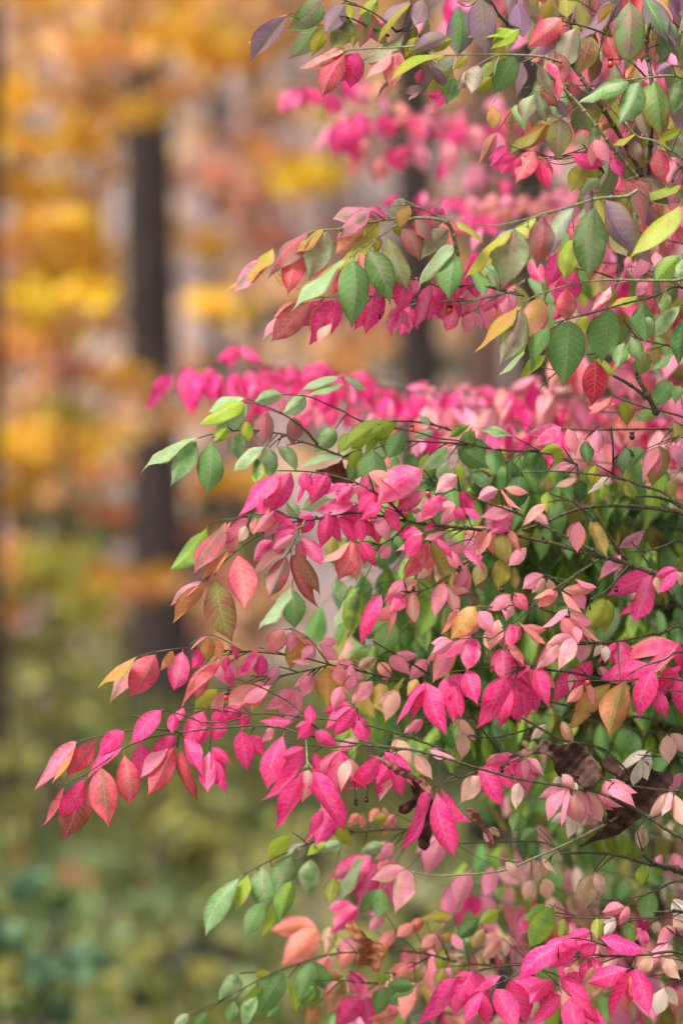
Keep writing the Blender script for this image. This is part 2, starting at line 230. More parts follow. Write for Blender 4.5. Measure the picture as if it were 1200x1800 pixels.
# ---- tracing of the bush: sections "T ox oy scale", stems "S depth_tip depth_base r_tip r_base kind: x y ..." and leaves "x y x y width colours" ----
DATA = """
T 0 1100 3
G A
S 0 0.02 1.2 3 b: 435 795 530 730 640 655 740 605 880 570 1000 558 1110 542 1200 537 1350 525 1500 540 1600 575 1760 600 1900 625 2050 640 2200 660 2370 705 2500 745 2700 800 2900 835 3120 870 3300 940 3450 1030 3600 1120
S 0.01 0.01 1 1.8 b: 410 608 520 583 660 555 800 543 940 556
S 0.02 0.03 1 2 b: 700 475 840 485 960 500 1090 508 1200 505 1350 465 1500 470 1700 490 1840 510 1980 535 2160 590 2300 640 2400 690
S -.01 0 1 1.6 b: 860 440 960 470 1040 500 1110 542
S .02 .03 1 1.5 b: 970 435 1100 438 1180 450 1330 465
S -.02 0 1 2.2 b: 1200 268 1300 295 1400 335 1520 400 1600 465 1670 540 1760 590
S 0 0 1.2 1.4 b: 935 640 940 600 950 558
S 0 0 1 1.2 b: 1105 655 1110 600 1110 542
S -.01 0 1.3 1.8 g: 1620 755 1618 680 1612 600 1590 565
S .02 .01 1 1.4 b: 1490 620 1620 630 1760 640 1900 628
S .03 .05 1.2 2 b: 2060 605 2160 560 2250 520 2360 490
L
410 605 178 835 100 rq
520 590 365 800 110 hr
400 625 270 820 30 o
660 555 520 675 95 p
660 640 440 785 60 p
860 437 685 612 105 p
912 458 905 556 100 p
970 435 925 505 45 p
930 575 800 695 90 p
745 600 752 800 95 p
650 660 685 935 132 hs
530 740 570 1050 152 hx
445 800 345 1130 172 xr
460 790 318 1005 105 p
340 845 255 1060 40 hs
925 630 800 888 130 hr
905 635 755 800 75 q
945 640 1010 922 88 xh
970 590 1062 785 92 p
1080 440 985 612 130 p
1100 500 1040 640 90 p
1105 655 1100 865 95 pq
1120 645 1200 885 72 p
1115 640 1215 725 50 p
1200 500 1110 610 70 p
1195 430 1120 530 75 p
1275 425 1170 505 90 p
1285 435 1275 542 82 p
1535 500 1380 490 50 p
1630 415 1640 510 62 p
1650 515 1570 590 78 p
1660 555 1775 640 72 p
1500 562 1390 835 125 p
1270 550 1300 766 108 p
1320 570 1385 682 85 p
1440 540 1390 610 50 q
1605 640 1500 682 55 p
1610 650 1432 940 92 p
1600 755 1468 1068 112 p
1630 755 1600 932 112 pw
1655 665 1760 872 72 p
1645 755 1782 1065 122 p
1790 920 1672 1150 135 p
1700 975 1618 1150 62 p
1795 650 1770 892 112 pq
1840 700 1790 870 70 c
1800 650 1926 850 52 p
1890 600 1790 650 60 q
1880 430 1775 582 82 p
1860 425 1718 542 100 p
1880 460 1935 612 105 p
2000 670 1858 870 102 p
2020 680 2015 920 108 pw
2070 700 2120 892 72 p
2020 660 2165 765 52 p
2240 290 2310 562 112 p
2345 270 2392 520 98 p
2240 300 2085 505 38 p
2260 310 2155 495 38 p
2220 490 2140 560 42 q
2390 80 2280 292 112 sq
2260 650 2400 700 45 q
2180 670 2280 800 82 c
2100 600 2170 720 82 c
G B
T 0 1100 3
S .03 .12 1 2.6 b: 830 140 960 118 1100 125 1200 130 1400 142 1600 170 1740 205 1900 240 2090 285 2200 320 2400 370 2460 380 2600 420 2720 470 2880 560 2970 605 3150 640 3260 720 3360 830 3600 1000
S .03 .05 .9 1.8 g: 1530 10 1620 60 1680 130 1730 200
S .05 .06 .9 1.4 b: 1320 265 1460 265 1600 240 1740 205
S .02 .03 .8 1.2 g: 1000 100 1060 60 1110 48 1180 75 1270 128
S .02 .1 1 2 b: 1960 78 2040 125 2140 180 2260 258
L
735 158 530 318 50 yo
740 165 550 380 92 qv
825 140 690 370 152 hr
915 130 845 237 52 o
965 120 920 330 126 pq
1060 110 1020 215 88 p
1110 45 990 110 22 s
1110 60 1165 170 72 o
1100 60 1090 182 85 yo
1175 160 928 407 62 hs
1085 200 1035 387 92 rs
1125 190 1205 302 72 q
1200 155 1180 232 42 p
1150 335 1030 450 95 ly
1200 340 1110 440 75 cs
1200 160 1242 285 55 q
1200 200 1222 312 50 p
1200 90 1262 172 30 p
1365 115 1250 262 62 qp
1380 140 1375 272 96 p
1410 150 1435 205 42 w
1470 215 1405 312 62 q
1500 20 1390 142 112 s
1540 30 1530 132 82 q
1520 10 1692 82 28 s
1650 100 1595 172 62 q
1685 95 1772 172 62 q
1530 170 1622 207 36 q
1585 60 1530 227 112 yo
1725 215 1725 422 132 yk
1785 200 1800 322 82 s
1860 190 1760 232 62 q
1850 200 1840 342 82 q
1990 165 1890 232 82 cv
2000 190 2040 292 92 s
2050 160 2160 262 82 q
2250 190 2160 282 82 q
1970 290 1855 412 92 cq
2145 265 2060 382 32 y
2000 300 2030 472 118 yk
1900 330 1970 482 122 lk
2200 280 2150 362 82 k
2100 340 2030 502 92 c
1330 300 1210 422 152 s
1410 300 1260 432 122 sq
1440 310 1290 402 72 q
1580 340 1400 452 82 q
1650 250 1600 372 102 q
1700 240 1680 372 92 q
1800 320 1760 432 72 q
1820 240 1880 332 62 q
1550 320 1480 460 100 q
1380 330 1330 440 80 sk
T 800 1100 3
G M
S 0 0.05 1 2.2 b: -30 245 170 218 270 215 450 230 600 246 720 270 850 290
S .02 .1 1 2.6 b: 540 95 640 100 760 90 900 75 1000 50 1100 35 1200 10
S 0 .05 1 2.2 b: 920 250 1000 210 1100 180 1200 140
S .02 .04 1 2 b: 520 300 650 290 850 290 1200 290
S .04 .1 1.5 3 b: 500 400 620 430 760 470 900 480 1000 485 1200 545
S .03 .1 1 2.2 b: 10 350 60 440 120 520 180 600 230 665
S .05 .1 1 2 b: 960 680 1060 690 1200 700
S .06 .1 1 2 b: 70 585 200 590 300 570 400 540
S .02 .06 1 2 b: 600 800 750 800 900 840 1120 870 1200 880
S .0 .06 1 2.2 b: -80 745 20 800 100 770 200 760 250 740
S .0 .06 1 1.8 b: 870 280 860 200 850 80
S .0 .06 .8 1.4 b: 950 960 1000 1000 960 1080 970 1140 990 1200
S .03 .06 1 2.4 b: 730 640 820 690 880 740 960 830
L
0 320 22 480 72 p
100 60 65 222 136 qp
60 230 120 412 112 p
245 120 250 292 112 pq
300 -10 285 112 96 qp
170 20 180 120 82 c
265 120 412 316 66 qp
300 90 360 200 52 s
350 0 460 97 32 s
260 260 148 545 132 p
300 330 230 532 92 p
270 260 300 482 92 p
395 205 290 282 32 p
365 320 375 482 86 p
420 215 490 432 96 p
420 220 520 322 72 s
595 50 440 222 92 qc
620 60 540 222 92 cq
690 50 660 192 122 cq
630 0 650 82 72 q
720 180 620 342 86 p
640 215 520 402 92 p
680 300 590 402 62 s
600 260 605 342 26 w
870 80 740 182 32 p
870 80 880 247 86 pq
855 80 957 217 82 pq
790 100 790 187 82 w
750 220 810 272 62 q
830 290 620 552 132 ok
905 265 820 572 156 ov
1050 215 945 472 112 p
1180 90 930 292 72 sp
1180 80 1050 192 52 p
1195 205 1070 322 52 p
1050 335 1115 477 82 p
1170 250 1215 502 112 p
1060 60 1000 152 72 w
1115 565 1120 722 112 c
1015 655 830 762 47 w
975 700 935 837 62 w
1200 770 1130 862 62 q
1135 870 1095 1007 47 qw
1155 880 1200 1050 82 c
540 790 495 912 52 w
335 825 310 967 72 wc
40 570 30 702 102 c
40 500 90 597 37 c
20 490 60 572 62 c
130 790 30 932 112 c
130 740 235 952 112 p
320 690 235 852 62 qp
350 695 385 877 118 pq
380 700 455 792 47 q
240 665 170 742 92 sc
590 850 480 1012 72 q
600 855 535 1047 32 q
630 870 655 1052 108 qc
590 870 590 962 62 c
690 860 770 1027 102 cq
560 780 620 862 52 qc
610 820 640 862 52 w
800 810 790 902 62 q
800 810 905 867 37 q
800 865 950 952 62 q
700 860 875 957 32 q
-120 860 -230 1180 92 p
-100 850 -30 1205 138 p
-90 840 70 1042 66 p
620 1000 600 1102 102 w
350 600 380 640 50 yc
560 500 620 620 60 ow
480 510 400 600 50 wc
T 300 750 3
G C
S 0 .04 1.2 4.5 b: 190 800 240 755 340 660 450 580 560 530 660 500 750 490 900 460 1000 455 1140 475 1250 500 1400 520 1600 540 1780 565 1900 590 2000 610 2200 670 2300 690 2400 720 2530 765 2700 820
S 0 0 1 1.8 b: 310 493 420 465 540 465 640 478 700 492
S -.02 .01 1 2.6 b: 560 232 700 235 820 250 950 285 1030 320 1140 390 1250 500
S -.01 0 1 1.6 g: 620 670 665 580 705 500
S 0 .03 1 2.8 b: 1270 225 1400 290 1500 330 1620 385 1780 440 1900 490 2100 590 2200 640 2300 695
S 0 .01 1 2 b: 1075 635 1150 600 1200 560 1250 500
S .02 .04 1 2 b: 1230 875 1340 860 1420 815 1520 740 1660 660
S .06 .06 2 4 b: 1850 545 1980 500 2100 450 2200 425 2350 415 2500 425 2700 455
S -.01 .03 1 2.8 b: 1670 1130 1800 1040 1920 930 2060 830 2180 750 2270 690
S .02 .04 1 2.6 b: 1990 350 2120 400 2220 480 2320 590 2400 700
S .03 .05 1 2.6 b: 1860 243 2030 235 2200 250 2330 265 2460 305 2600 350 2700 430
S .0 .03 1 1.8 b: 2210 910 2300 860 2360 790 2405 740
S .03 .08 1 2.2 b: 2400 660 2500 655 2600 630 2700 610
S 0 .02 1 1.8 b: 1610 955 1750 945 1900 940 1980 970 2100 1005
S .02 .03 1 1.8 b: 2040 1145 2150 1135 2300 1140
S .08 .1 1.5 3 b: 2380 370 2550 370 2700 420
S .08 .1 1.5 3 b: 2420 600 2500 700 2600 850 2700 960
S .01 .01 .8 1.4 b: 1540 390 1570 490 1590 530
S .01 .01 .8 1.4 b: 1540 650 1590 580 1600 540
S .02 .02 1 2 b: 1895 560 1880 640
L
300 490 110 727 105 rx
330 490 165 712 62 os
410 480 258 622 78 pq
560 240 388 472 92 p
640 235 520 442 118 p
490 370 480 472 82 p
690 240 720 332 62 p
825 240 745 407 126 p
720 290 655 392 32 p
930 300 805 357 37 p
960 310 870 402 102 qp
1010 255 960 352 52 q
970 400 768 442 88 qp
1040 250 1150 332 32 s
1075 350 1000 442 72 p
1150 320 1080 400 60 p
1200 260 1100 402 112 p
305 660 155 812 54 o
165 815 0 932 48 qm
190 815 45 1037 78 o
235 785 315 1115 168 xv
350 665 400 952 154 hs
450 480 440 562 102 s
560 480 500 582 92 q
540 600 440 702 102 qp
650 570 540 642 62 q
660 540 545 602 72 p
540 440 640 512 52 p
760 470 660 562 82 p
830 450 790 632 92 p
880 470 985 622 72 p
990 480 1010 602 92 p
1050 490 1110 622 62 p
1080 420 1010 482 62 p
1120 430 1200 552 72 p
685 580 795 722 82 pq
620 640 430 762 68 mr
615 675 525 892 108 rm
635 670 740 952 88 xr
650 645 805 862 68 x
950 600 800 722 42 s
965 605 890 802 122 hs
1005 605 1080 737 68 p
1165 620 1110 692 52 q
560 440 440 560 80 sq
350 560 310 660 90 s
400 520 360 600 60 cw
200 520 5 740 105 gl .12
640 850 650 1052 135 g .14
640 840 440 1032 52 e .1
870 800 900 922 102 eg .15
1000 840 950 1082 112 ld .1
1180 1010 1100 1202 152 g .1
980 880 850 1052 62 e .12
840 380 700 440 105 e .12
610 400 680 470 90 e .14
540 430 430 540 90 g .16
850 560 840 690 90 v .1
560 760 500 830 90 g .16
1330 225 1090 402 175 qp
1350 340 1190 442 92 pq
1045 250 1262 412 28 p
1110 420 1010 482 62 p
1135 330 1090 402 72 p
1125 435 1205 552 68 p
1090 470 1150 592 102 q
1510 255 1400 352 92 cq
1430 365 1330 492 112 qp
1500 420 1420 512 72 q
1520 340 1600 422 62 p
1500 430 1550 482 62 p
1540 420 1630 482 42 p
1730 330 1620 382 102 q
1800 440 1640 482 82 q
1800 460 1690 562 92 pq
1680 540 1590 632 42 s
1690 545 1630 692 52 s
1750 540 1840 672 52 s
1740 325 1850 442 22 s
1985 400 1850 502 52 cs
1900 430 1990 512 62 qc
1330 560 1180 652 52 q
1330 560 1240 682 102 p
1450 550 1350 592 37 q
1350 600 1240 802 92 sh
1370 600 1490 852 108 v
1400 590 1490 692 42 p
1470 590 1540 742 47 s
1540 640 1662 792 52 qp
1410 515 1330 540 42 p
1735 535 1770 717 98 v
1750 690 1720 852 102 vy
1810 730 1820 852 62 v
1880 630 1790 732 72 q
1560 740 1490 862 68 q
1440 820 1395 1002 88 qs
1445 830 1510 982 68 sc
1225 800 1135 902 62 q
1225 870 1165 972 118 qp
1115 880 968 1132 92 p
1300 810 1220 962 92 cs
1280 870 1285 1032 78 sc
1190 920 1170 1102 42 s
1610 945 1475 1112 122 ok
1500 960 1430 1092 42 s
1620 970 1690 1092 92 q
1730 1010 1680 1172 92 cs
1795 880 1700 962 92 qs
1780 900 1770 1012 92 qc
1810 870 1870 962 72 ps
1970 780 1855 852 92 q
1975 800 1910 872 62 c
2040 860 1940 952 82 s
2030 860 1920 892 22 s
1845 1050 1760 1152 92 pq
1830 1030 1960 1142 27 s
1490 1130 1380 1202 72 q
1590 1110 1590 1252 142 qp
2095 960 1965 1062 42 q
2155 495 2135 657 92 sq
2210 490 2295 677 82 vk
2505 540 2360 632 68 qm
2380 670 2250 792 62 q
2540 765 2440 1032 124 pq
2545 770 2400 1012 60 p
2675 750 2580 872 58 p
2560 780 2570 872 52 c
2120 840 2180 962 82 q
2120 800 2250 832 32 q
2045 860 2170 977 47 s
2050 1000 2160 1122 102 qs
2100 1005 2260 1142 27 s
2290 910 2190 1072 132 ly .05
2700 760 2690 840 80 c
1440 760 1480 860 60 s .04
1380 700 1300 800 60 c .05
1530 700 1480 760 70 qc .03
1450 640 1500 740 60 q .03
1640 620 1600 720 70 qc .04
1560 560 1600 660 70 q .03
1640 700 1600 840 80 v .05
1330 440 1300 500 60 q .02
1290 520 1240 590 60 q .02
1370 380 1410 450 60 p
T 800 750 3
G D
S .06 .1 1.2 2.4 b: -310 10 -200 30 -100 60 20 75 200 120 400 130 520 150 640 200
S .05 .08 1 2 b: 310 200 370 130 460 130
S .04 .08 1 2 b: 540 10 700 18 900 15 1200 20
S .04 .08 1.2 2.4 b: 820 0 830 120 830 250
L
590 5 635 147 72 sq
745 10 745 137 96 sq
560 0 410 102 72 qp
1070 100 960 272 52 qs
1080 95 1040 312 138 v
1130 95 1200 202 82 q
1150 -30 1165 92 102 v
1150 270 1130 372 112 vy
100 20 30 122 130 g
0 105 165 212 122 g
200 110 200 252 124 g
435 135 430 292 122 gd
340 255 310 442 142 d
290 170 270 322 42 d
90 240 190 322 72 d
650 270 660 402 76 d
840 275 830 412 82 ld
560 100 530 192 82 l
680 70 700 192 102 dg
900 110 880 252 62 d
1000 120 900 252 62 g
740 200 720 302 102 y
820 255 705 347 47 w
640 270 530 322 42 c
480 250 485 342 47 v
620 195 500 232 42 q
780 300 770 380 60 l
900 280 940 370 60 lv
490 340 480 440 80 l
T 220 560 3
G D
S .08 .1 1 2.2 b: 385 630 480 605 590 590 700 590 830 610 900 640 1000 670 1150 730
S .08 .1 1 2.2 b: 630 440 760 470 860 520 950 590 1010 660
S .1 .12 1 2 b: 830 400 960 410 1060 450 1150 490 1200 520 1300 560 1450 580
S .1 .1 .9 1.3 g: 1130 305 1160 340 1170 400 1170 480
S .08 .1 1.2 2 b: 1330 560 1450 540 1600 555 1750 600
S .08 .1 1.2 2 b: 1420 645 1550 648 1700 655 1840 660
L
380 625 75 762 48 e
380 635 180 742 52 l
380 640 252 872 122 eg
455 630 435 912 148 g
590 600 600 752 132 eg
745 670 578 792 78 e
760 680 770 837 118 ge
800 675 915 772 62 e
850 670 910 802 62 e
690 720 700 872 72 ld
650 445 480 602 112 e
630 440 400 562 92 l
640 420 440 482 72 e
745 475 735 652 124 mr
830 400 680 442 82 e
950 405 840 502 92 e
890 520 880 662 92 mr
640 540 650 642 102 l
540 570 480 642 112 l
1130 305 930 362 47 e
1150 345 950 402 47 e
1150 300 1260 380 40 e
1110 580 1000 702 132 ge
1180 600 1130 702 72 l
1150 730 930 762 52 e
1390 580 1130 832 88 eg
1305 690 1310 952 172 g
1470 580 1390 732 122 g
1470 700 1540 812 122 gd
1700 670 1540 802 84 eg
1360 530 1150 682 112 l
1440 540 1280 622 92 l
1815 560 1710 627 52 lg
2050 625 1870 572 52 eg
1550 510 1600 560 50 e
1640 590 1520 622 52 e
1250 690 1180 790 70 l
1260 610 1200 700 80 l
1350 620 1420 700 70 l
1600 720 1560 840 90 l
1700 740 1660 850 90 e
1750 760 1780 850 90 l
1350 560 1260 620 60 g
1240 720 1180 860 90 g
T 400 340 3
G G
S 0 .03 1 4 g: 425 203 510 192 600 185 700 165 830 140 960 130 1060 130 1150 150 1190 220 1210 330
S -.01 .02 1 2.2 g: 650 340 700 290 820 215 900 160 980 130
S .03 .05 1 2.4 g: 460 550 560 545 700 540 850 550 980 565 1100 570 1300 560 1480 520
S .02 .04 1 1.5 g: 855 68 930 62 1020 80 1120 130
S .02 .05 1 2 b: 960 440 1040 465 1150 500 1300 480 1420 500 1560 540
S .03 .03 1 1.5 g: 925 32 1020 80
L
240 280 0 522 64 oy
225 320 60 532 108 qm
430 200 188 417 108 mr
510 185 360 302 64 oy
525 205 425 442 148 em
380 320 320 522 124 hs .03
240 400 310 502 32 oy
755 90 553 227 98 qm
710 185 570 322 132 rk .02
720 80 845 132 72 pq
790 100 700 222 102 yv .03
840 150 545 382 47 y
690 300 450 432 44 yv
640 340 338 607 78 e -.02
660 345 640 692 174 g -.04
640 360 560 482 32 p
740 295 855 582 150 ge -.02
835 210 930 502 132 ve
910 170 1010 342 112 rm
985 130 1070 242 102 rm
1165 190 1015 342 112 em
1190 265 983 462 88 e -.02
1190 305 1160 542 144 g -.02
930 30 860 112 62 em
960 60 900 172 112 oy
1090 70 1060 132 62 p
1100 80 1140 112 52 p
460 560 250 782 138 rs
360 560 245 652 62 os
300 630 178 757 52 qs
500 560 430 722 62 os
560 555 450 792 108 p
575 555 545 722 112 p
550 680 480 802 52 sc
770 475 735 727 148 p .02
720 600 680 712 52 p .04
930 450 910 622 124 p
1000 440 940 562 92 pq
900 590 860 747 82 qp
960 590 920 742 92 p .1
1130 450 1060 652 112 p
1070 470 1000 692 82 pq
1150 540 1080 662 92 q
1200 600 1150 722 92 pq
700 310 720 422 52 s
560 270 450 440 80 hs .05
600 420 560 520 50 h .05
800 230 780 310 60 vy .03
880 150 900 220 60 vy .03
1110 170 1200 300 90 hs .05
1240 510 1200 660 100 q .03
1300 500 1260 640 110 qs .03
1290 620 1250 720 70 q .03
1400 480 1340 620 120 pq .04
1330 540 1400 720 90 qs .05
1480 560 1440 700 90 s .05
1240 420 1200 560 90 p .02
1500 500 1450 640 90 q .05
1200 520 1180 700 80 p .03
T 800 340 3
G H
S -.16 -.1 1 3.2 g: 310 185 440 115 570 80 620 65 760 25 900 15 960 -20
S -.08 -.04 1 2.6 g: 345 575 460 525 570 490 700 465 850 455 1000 460 1150 460 1250 470
S -.08 -.04 1 2.4 b: 520 685 620 655 740 625 860 590 1050 540 1200 500
S -.02 0 1 1.8 b: 160 490 260 520 360 540
S .02 .02 3 5 b: 930 890 970 990 1020 1080 1060 1160
S .02 .02 2.4 3.6 b: 830 960 920 1010 1010 1080
S -.02 .04 1 2 b: 690 850 760 840
S -.02 .04 1 1.6 b: 430 1045 480 990 540 935
S .04 .06 1 2 b: 830 1070 1000 1130 1200 1180
S .02 .06 1 2 b: 650 400 760 420 860 460
S .02 .06 1 2 b: 880 660 960 760 1060 790 1200 820
L
315 185 240 482 205 em
320 185 58 442 54 y
430 110 200 292 70 yl .02
460 120 430 382 138 mr
640 60 452 362 112 ue
735 40 715 432 184 ge
780 20 1000 372 132 mu
650 230 580 432 122 lv .04
820 180 900 332 102 vm .04
1200 50 918 292 104 ly -.05
350 580 245 882 154 em
345 575 118 837 72 yo
460 530 398 747 164 sk
590 490 590 667 144 sh
510 685 373 922 92 g
480 850 350 982 64 l .02
600 665 575 1007 208 g
370 820 248 962 20 e
380 740 330 852 52 l
810 600 780 882 188 g
990 570 1020 782 158 g
1110 510 1090 632 122 vg
1190 590 1038 752 82 e
890 780 860 912 122 ge
920 750 970 882 82 ge
1010 830 960 967 132 gv
1160 810 1040 942 42 g
735 870 715 1104 134 RR
1200 640 1190 902 94 dg
1200 310 1058 452 112 gl
1210 330 1190 472 66 eg
960 540 800 602 52 y
90 380 150 542 82 g
110 350 240 502 62 eg
0 140 130 262 52 yv
560 290 500 482 102 p .06
640 400 520 572 142 p .06
400 340 460 462 102 ps .06
820 485 713 612 48 pw .03
860 370 780 422 84 ps .06
1030 310 950 442 72 q .06
1060 300 1085 402 62 q .06
930 330 890 392 62 qs .06
1010 450 960 532 92 q .04
890 1080 900 1222 112 vy .03
1070 1130 940 1192 72 vg .03
1150 990 1040 1122 112 g .03
740 870 840 960 70 yl .05
700 640 640 740 90 ly .04
460 600 400 700 60 y .02
840 500 800 580 60 vy .04
1000 650 1040 700 60 e
560 600 520 660 50 p
1190 1010 1160 1090 80 g .04
700 1130 840 1110 50 s .05
830 1060 700 1160 30 s .05
T 400 0 3
G I
S -.06 -.02 1 2 b: 590 -10 700 35 780 75 850 130 890 170
S -.06 -.04 1 1.8 g: 560 290 630 265 700 262 760 255 900 250 1010 240
S -.06 -.02 1 2.4 b: 600 85 660 100 760 150 850 190
L
320 70 118 352 98 um
320 60 128 232 44 yo .01
500 0 323 152 134 gm
490 100 343 302 128 mg .01
495 70 340 160 60 gd .02
620 20 518 167 124 um
520 130 448 292 84 y .03
650 105 538 262 134 vd
670 110 660 242 64 v
740 55 708 242 92 rg
630 20 650 92 54 y
790 0 700 72 74 yl
640 260 388 372 44 sm
625 275 498 492 118 xh
690 275 640 464 118 p
620 260 545 302 40 x
830 100 760 192 74 p .03
975 0 768 202 52 vy
970 -10 808 112 64 mu
985 130 960 232 44 dv
950 165 708 312 78 em
870 260 728 412 54 s
900 260 870 472 114 sr
1030 -20 985 132 124 um
1160 180 973 272 94 um
1000 190 940 302 104 y
1190 200 1080 272 64 y
1150 280 868 377 54 yl
1200 290 1058 372 64 ew
1190 340 1038 512 104 yv
1060 340 1030 482 64 mu
1200 400 1150 552 94 gd
885 400 788 502 20 u
1030 450 963 527 32 mu
1020 360 1000 432 54 p
1160 485 1105 562 64 p
T 800 0 3
G K
S -.06 0 1 2.4 g: -60 292 0 290 170 287 330 290 460 300 560 330
S 0 .02 1 3 b: 130 -60 190 10 230 80 280 130
S 0 .02 1 2 b: 560 110 680 140 780 175
S -.03 .02 2.2 3.6 g: 400 320 500 400 565 465 640 540 740 660 830 780 900 870 960 940
S .0 .03 3 4.6 b: 560 260 650 395 720 490 800 610 880 740 950 860 980 930
S -.05 .0 1.4 2.4 g: 890 425 1000 410 1200 413
S .0 .02 1.2 2.2 g: 760 510 890 650 960 720 1050 745 1170 820
S .01 .03 3 4 b: 1025 120 1005 240 1015 330 1030 400 1035 600 1025 800 1018 920
S 0 .02 1.2 2.2 b: 670 760 720 820 780 910
S 0 .02 2.5 3 b: 1140 960 1200 880
S .0 .02 1.4 2.2 b: 900 310 950 350 1000 405
L
10 0 10 292 152 ug
130 -20 180 274 154 um
330 -10 350 182 124 u
560 95 388 232 134 hs
560 140 358 294 84 u
560 190 400 322 64 so
640 135 575 352 144 ew
720 190 650 392 154 vx
820 -10 620 252 84 u
860 10 750 122 54 oy
920 -20 905 302 170 gm
1000 -20 1110 202 124 ug
1100 100 1160 302 94 gu
1050 -20 1175 262 80 um
790 190 870 352 154 hs
340 150 190 252 74 l
350 170 80 182 64 l
240 170 60 212 50 l
310 300 210 492 138 g
240 300 90 432 54 gv
120 340 90 492 104 mw
60 290 0 362 44 y
350 330 320 502 54 mu
200 400 120 482 74 y
430 340 510 502 64 em
480 320 550 532 74 sp
420 490 360 632 144 me
520 605 278 792 78 vy
555 620 540 842 154 vm
500 650 330 802 84 o
540 270 560 432 104 xr
900 430 663 542 64 ge
970 430 870 637 134 ge
850 520 830 702 74 yv
1040 420 1080 712 170 vg
1200 420 1150 602 104 eg
970 530 1020 722 94 m
1190 680 1060 742 54 yl
950 710 820 752 37 y
940 730 960 852 104 m
690 860 610 1002 104 yv
280 760 190 872 74 p
330 810 210 902 54 p
320 815 240 902 84 p
420 790 320 952 114 hs
440 830 490 992 84 hp
200 540 195 662 78 yo
730 730 800 852 114 qs
600 810 780 872 84 p
830 830 870 922 74 p
860 760 860 842 54 u
1060 780 1110 952 104 hs
1190 830 1120 962 104 q
540 520 590 612 54 u
900 950 1010 1192 114 mr
980 940 1120 1082 90 m
1200 975 970 1052 64 yl
760 940 670 1010 60 e
640 560 700 690 120 gm .03
660 480 740 580 120 m .03
1000 200 950 320 80 s .02
940 350 900 410 80 o .02
760 300 720 420 100 x .04
600 420 640 560 130 xr .05
1120 230 1060 330 90 m .01
1140 340 1060 380 60 u
440 470 540 560 60 xr .03
T 300 1400 3
G L
S .2 .24 1 3 b: 380 415 480 360 600 300 720 250 850 200 1000 185 1200 170 1400 180
S .2 .24 1 2.4 b: 30 1190 180 1115 330 1040 480 960 600 910 740 860 850 830 980 820 1200 815 1350 830 1500 870 1700 890 1900 880
S .22 .24 1 1.6 b: 360 935 440 930 500 955
S .22 .24 1 1.8 b: 1140 960 1200 930 1300 880 1370 840
S .22 .24 1 1.8 b: 760 970 900 970 1050 985 1150 960
L
380 415 193 717 114 ge
410 400 340 592 74 l
480 370 500 602 144 ge
640 300 560 502 134 ge
640 190 512 322 94 l
490 560 400 722 104 g
740 325 735 517 144 eg
640 450 570 662 104 gl
540 560 480 742 52 l
910 245 780 292 74 e
720 250 620 312 84 em
820 240 730 302 44 l
1130 250 1000 292 74 eg
1060 320 898 532 94 pq
1080 330 1000 572 114 pq
1150 330 1090 522 104 qs
1180 260 1080 332 64 q
1010 310 880 542 64 e
860 430 830 562 94 vl
1110 490 1090 642 114 g
780 700 598 892 154 so .2
840 690 820 832 94 vc .15
990 590 850 722 114 qp .15
970 750 870 862 90 q .15
840 840 770 962 104 s .1
960 800 900 902 114 os .1
740 870 670 1082 114 g
600 920 460 1162 154 g
480 960 380 1162 84 l
360 940 260 1082 104 eg
340 1070 310 1192 114 g
200 1130 130 1222 114 g
100 1150 30 1200 70 e
460 1050 380 1222 84 eg
430 930 540 962 60 y
620 960 660 1132 54 l
760 1000 680 1102 94 lg
590 1100 520 1162 94 g
940 920 1030 1062 114 qp
1010 1040 870 1202 134 p .05
920 950 830 1132 134 sv
780 1090 720 1232 154 vo
1110 1000 1090 1152 128 g
1200 1150 1050 1182 74 so
1190 960 1160 1042 104 g
1250 390 1190 602 128 cq -.18
880 160 940 260 80 y
1000 90 940 150 80 so .05
1100 60 1050 130 90 s .05
1180 90 1120 200 90 s .05
900 130 860 190 60 y .05
1060 130 1140 100 60 y
1490 640 1310 642 64 vy
1620 650 1510 742 84 dg
1730 610 1630 662 74 l
1450 800 1420 932 114 yl
1540 760 1440 732 54 yo
1660 700 1600 792 94 yc
1290 1000 1150 1002 104 g
2030 570 1900 802 134 lg -.1
1700 370 1660 522 114 q
1590 380 1500 562 134 q
1430 210 1350 402 114 q
1300 800 1240 880 80 s
1180 700 1100 800 90 s
1280 680 1200 740 80 s
1350 650 1260 720 80 so
1400 720 1330 790 90 s
1130 620 1060 700 80 q
1560 850 1500 950 100 cv
1750 750 1650 850 90 cs
1790 760 1730 860 60 c
1480 730 1540 800 70 q
1440 900 1400 1000 90 v
1350 920 1250 960 90 v
1120 930 1100 990 60 l
1250 880 1180 1010 80 s
T 800 1400 3
G P
S -.04 .02 1 2.6 b: 0 955 80 935 230 895 400 885 540 855 700 835 860 840 1000 835 1200 830
S -.04 -.02 1 1.8 b: 210 1005 300 950 430 900
S -.05 -.03 1 1.8 b: 600 1050 520 970 430 890
S -.03 -.02 1 1.8 b: 320 785 420 795 500 830 550 860
S -.03 -.01 1 1.8 b: 640 745 740 770 830 800 880 820
S .04 .06 1 2 b: 530 630 700 640 1000 640 1090 640
S 0 .04 1 2 b: 1110 690 1200 740
S .05 .08 1 2 b: 740 540 900 540 1050 500 1200 450
S .04 .08 3 6 b: 980 300 1060 360 1200 400
S .04 .08 2 4 b: 550 300 800 300 1000 350 1100 370
S .03 .08 1.2 3 g: -240 395 -120 415 0 415 150 405 270 385 400 330 520 280 650 220 800 140 880 80
S .03 .04 1 1.6 g: 150 305 250 330 340 345
S .03 .04 1 1.8 b: 470 350 520 300 580 270
S 0 .02 1 1.6 b: 810 950 950 960 1150 945
S 0 .04 2 3 b: 1040 610 1110 610 1200 610
S -.04 .0 1 1.6 b: 930 900 940 870 940 840
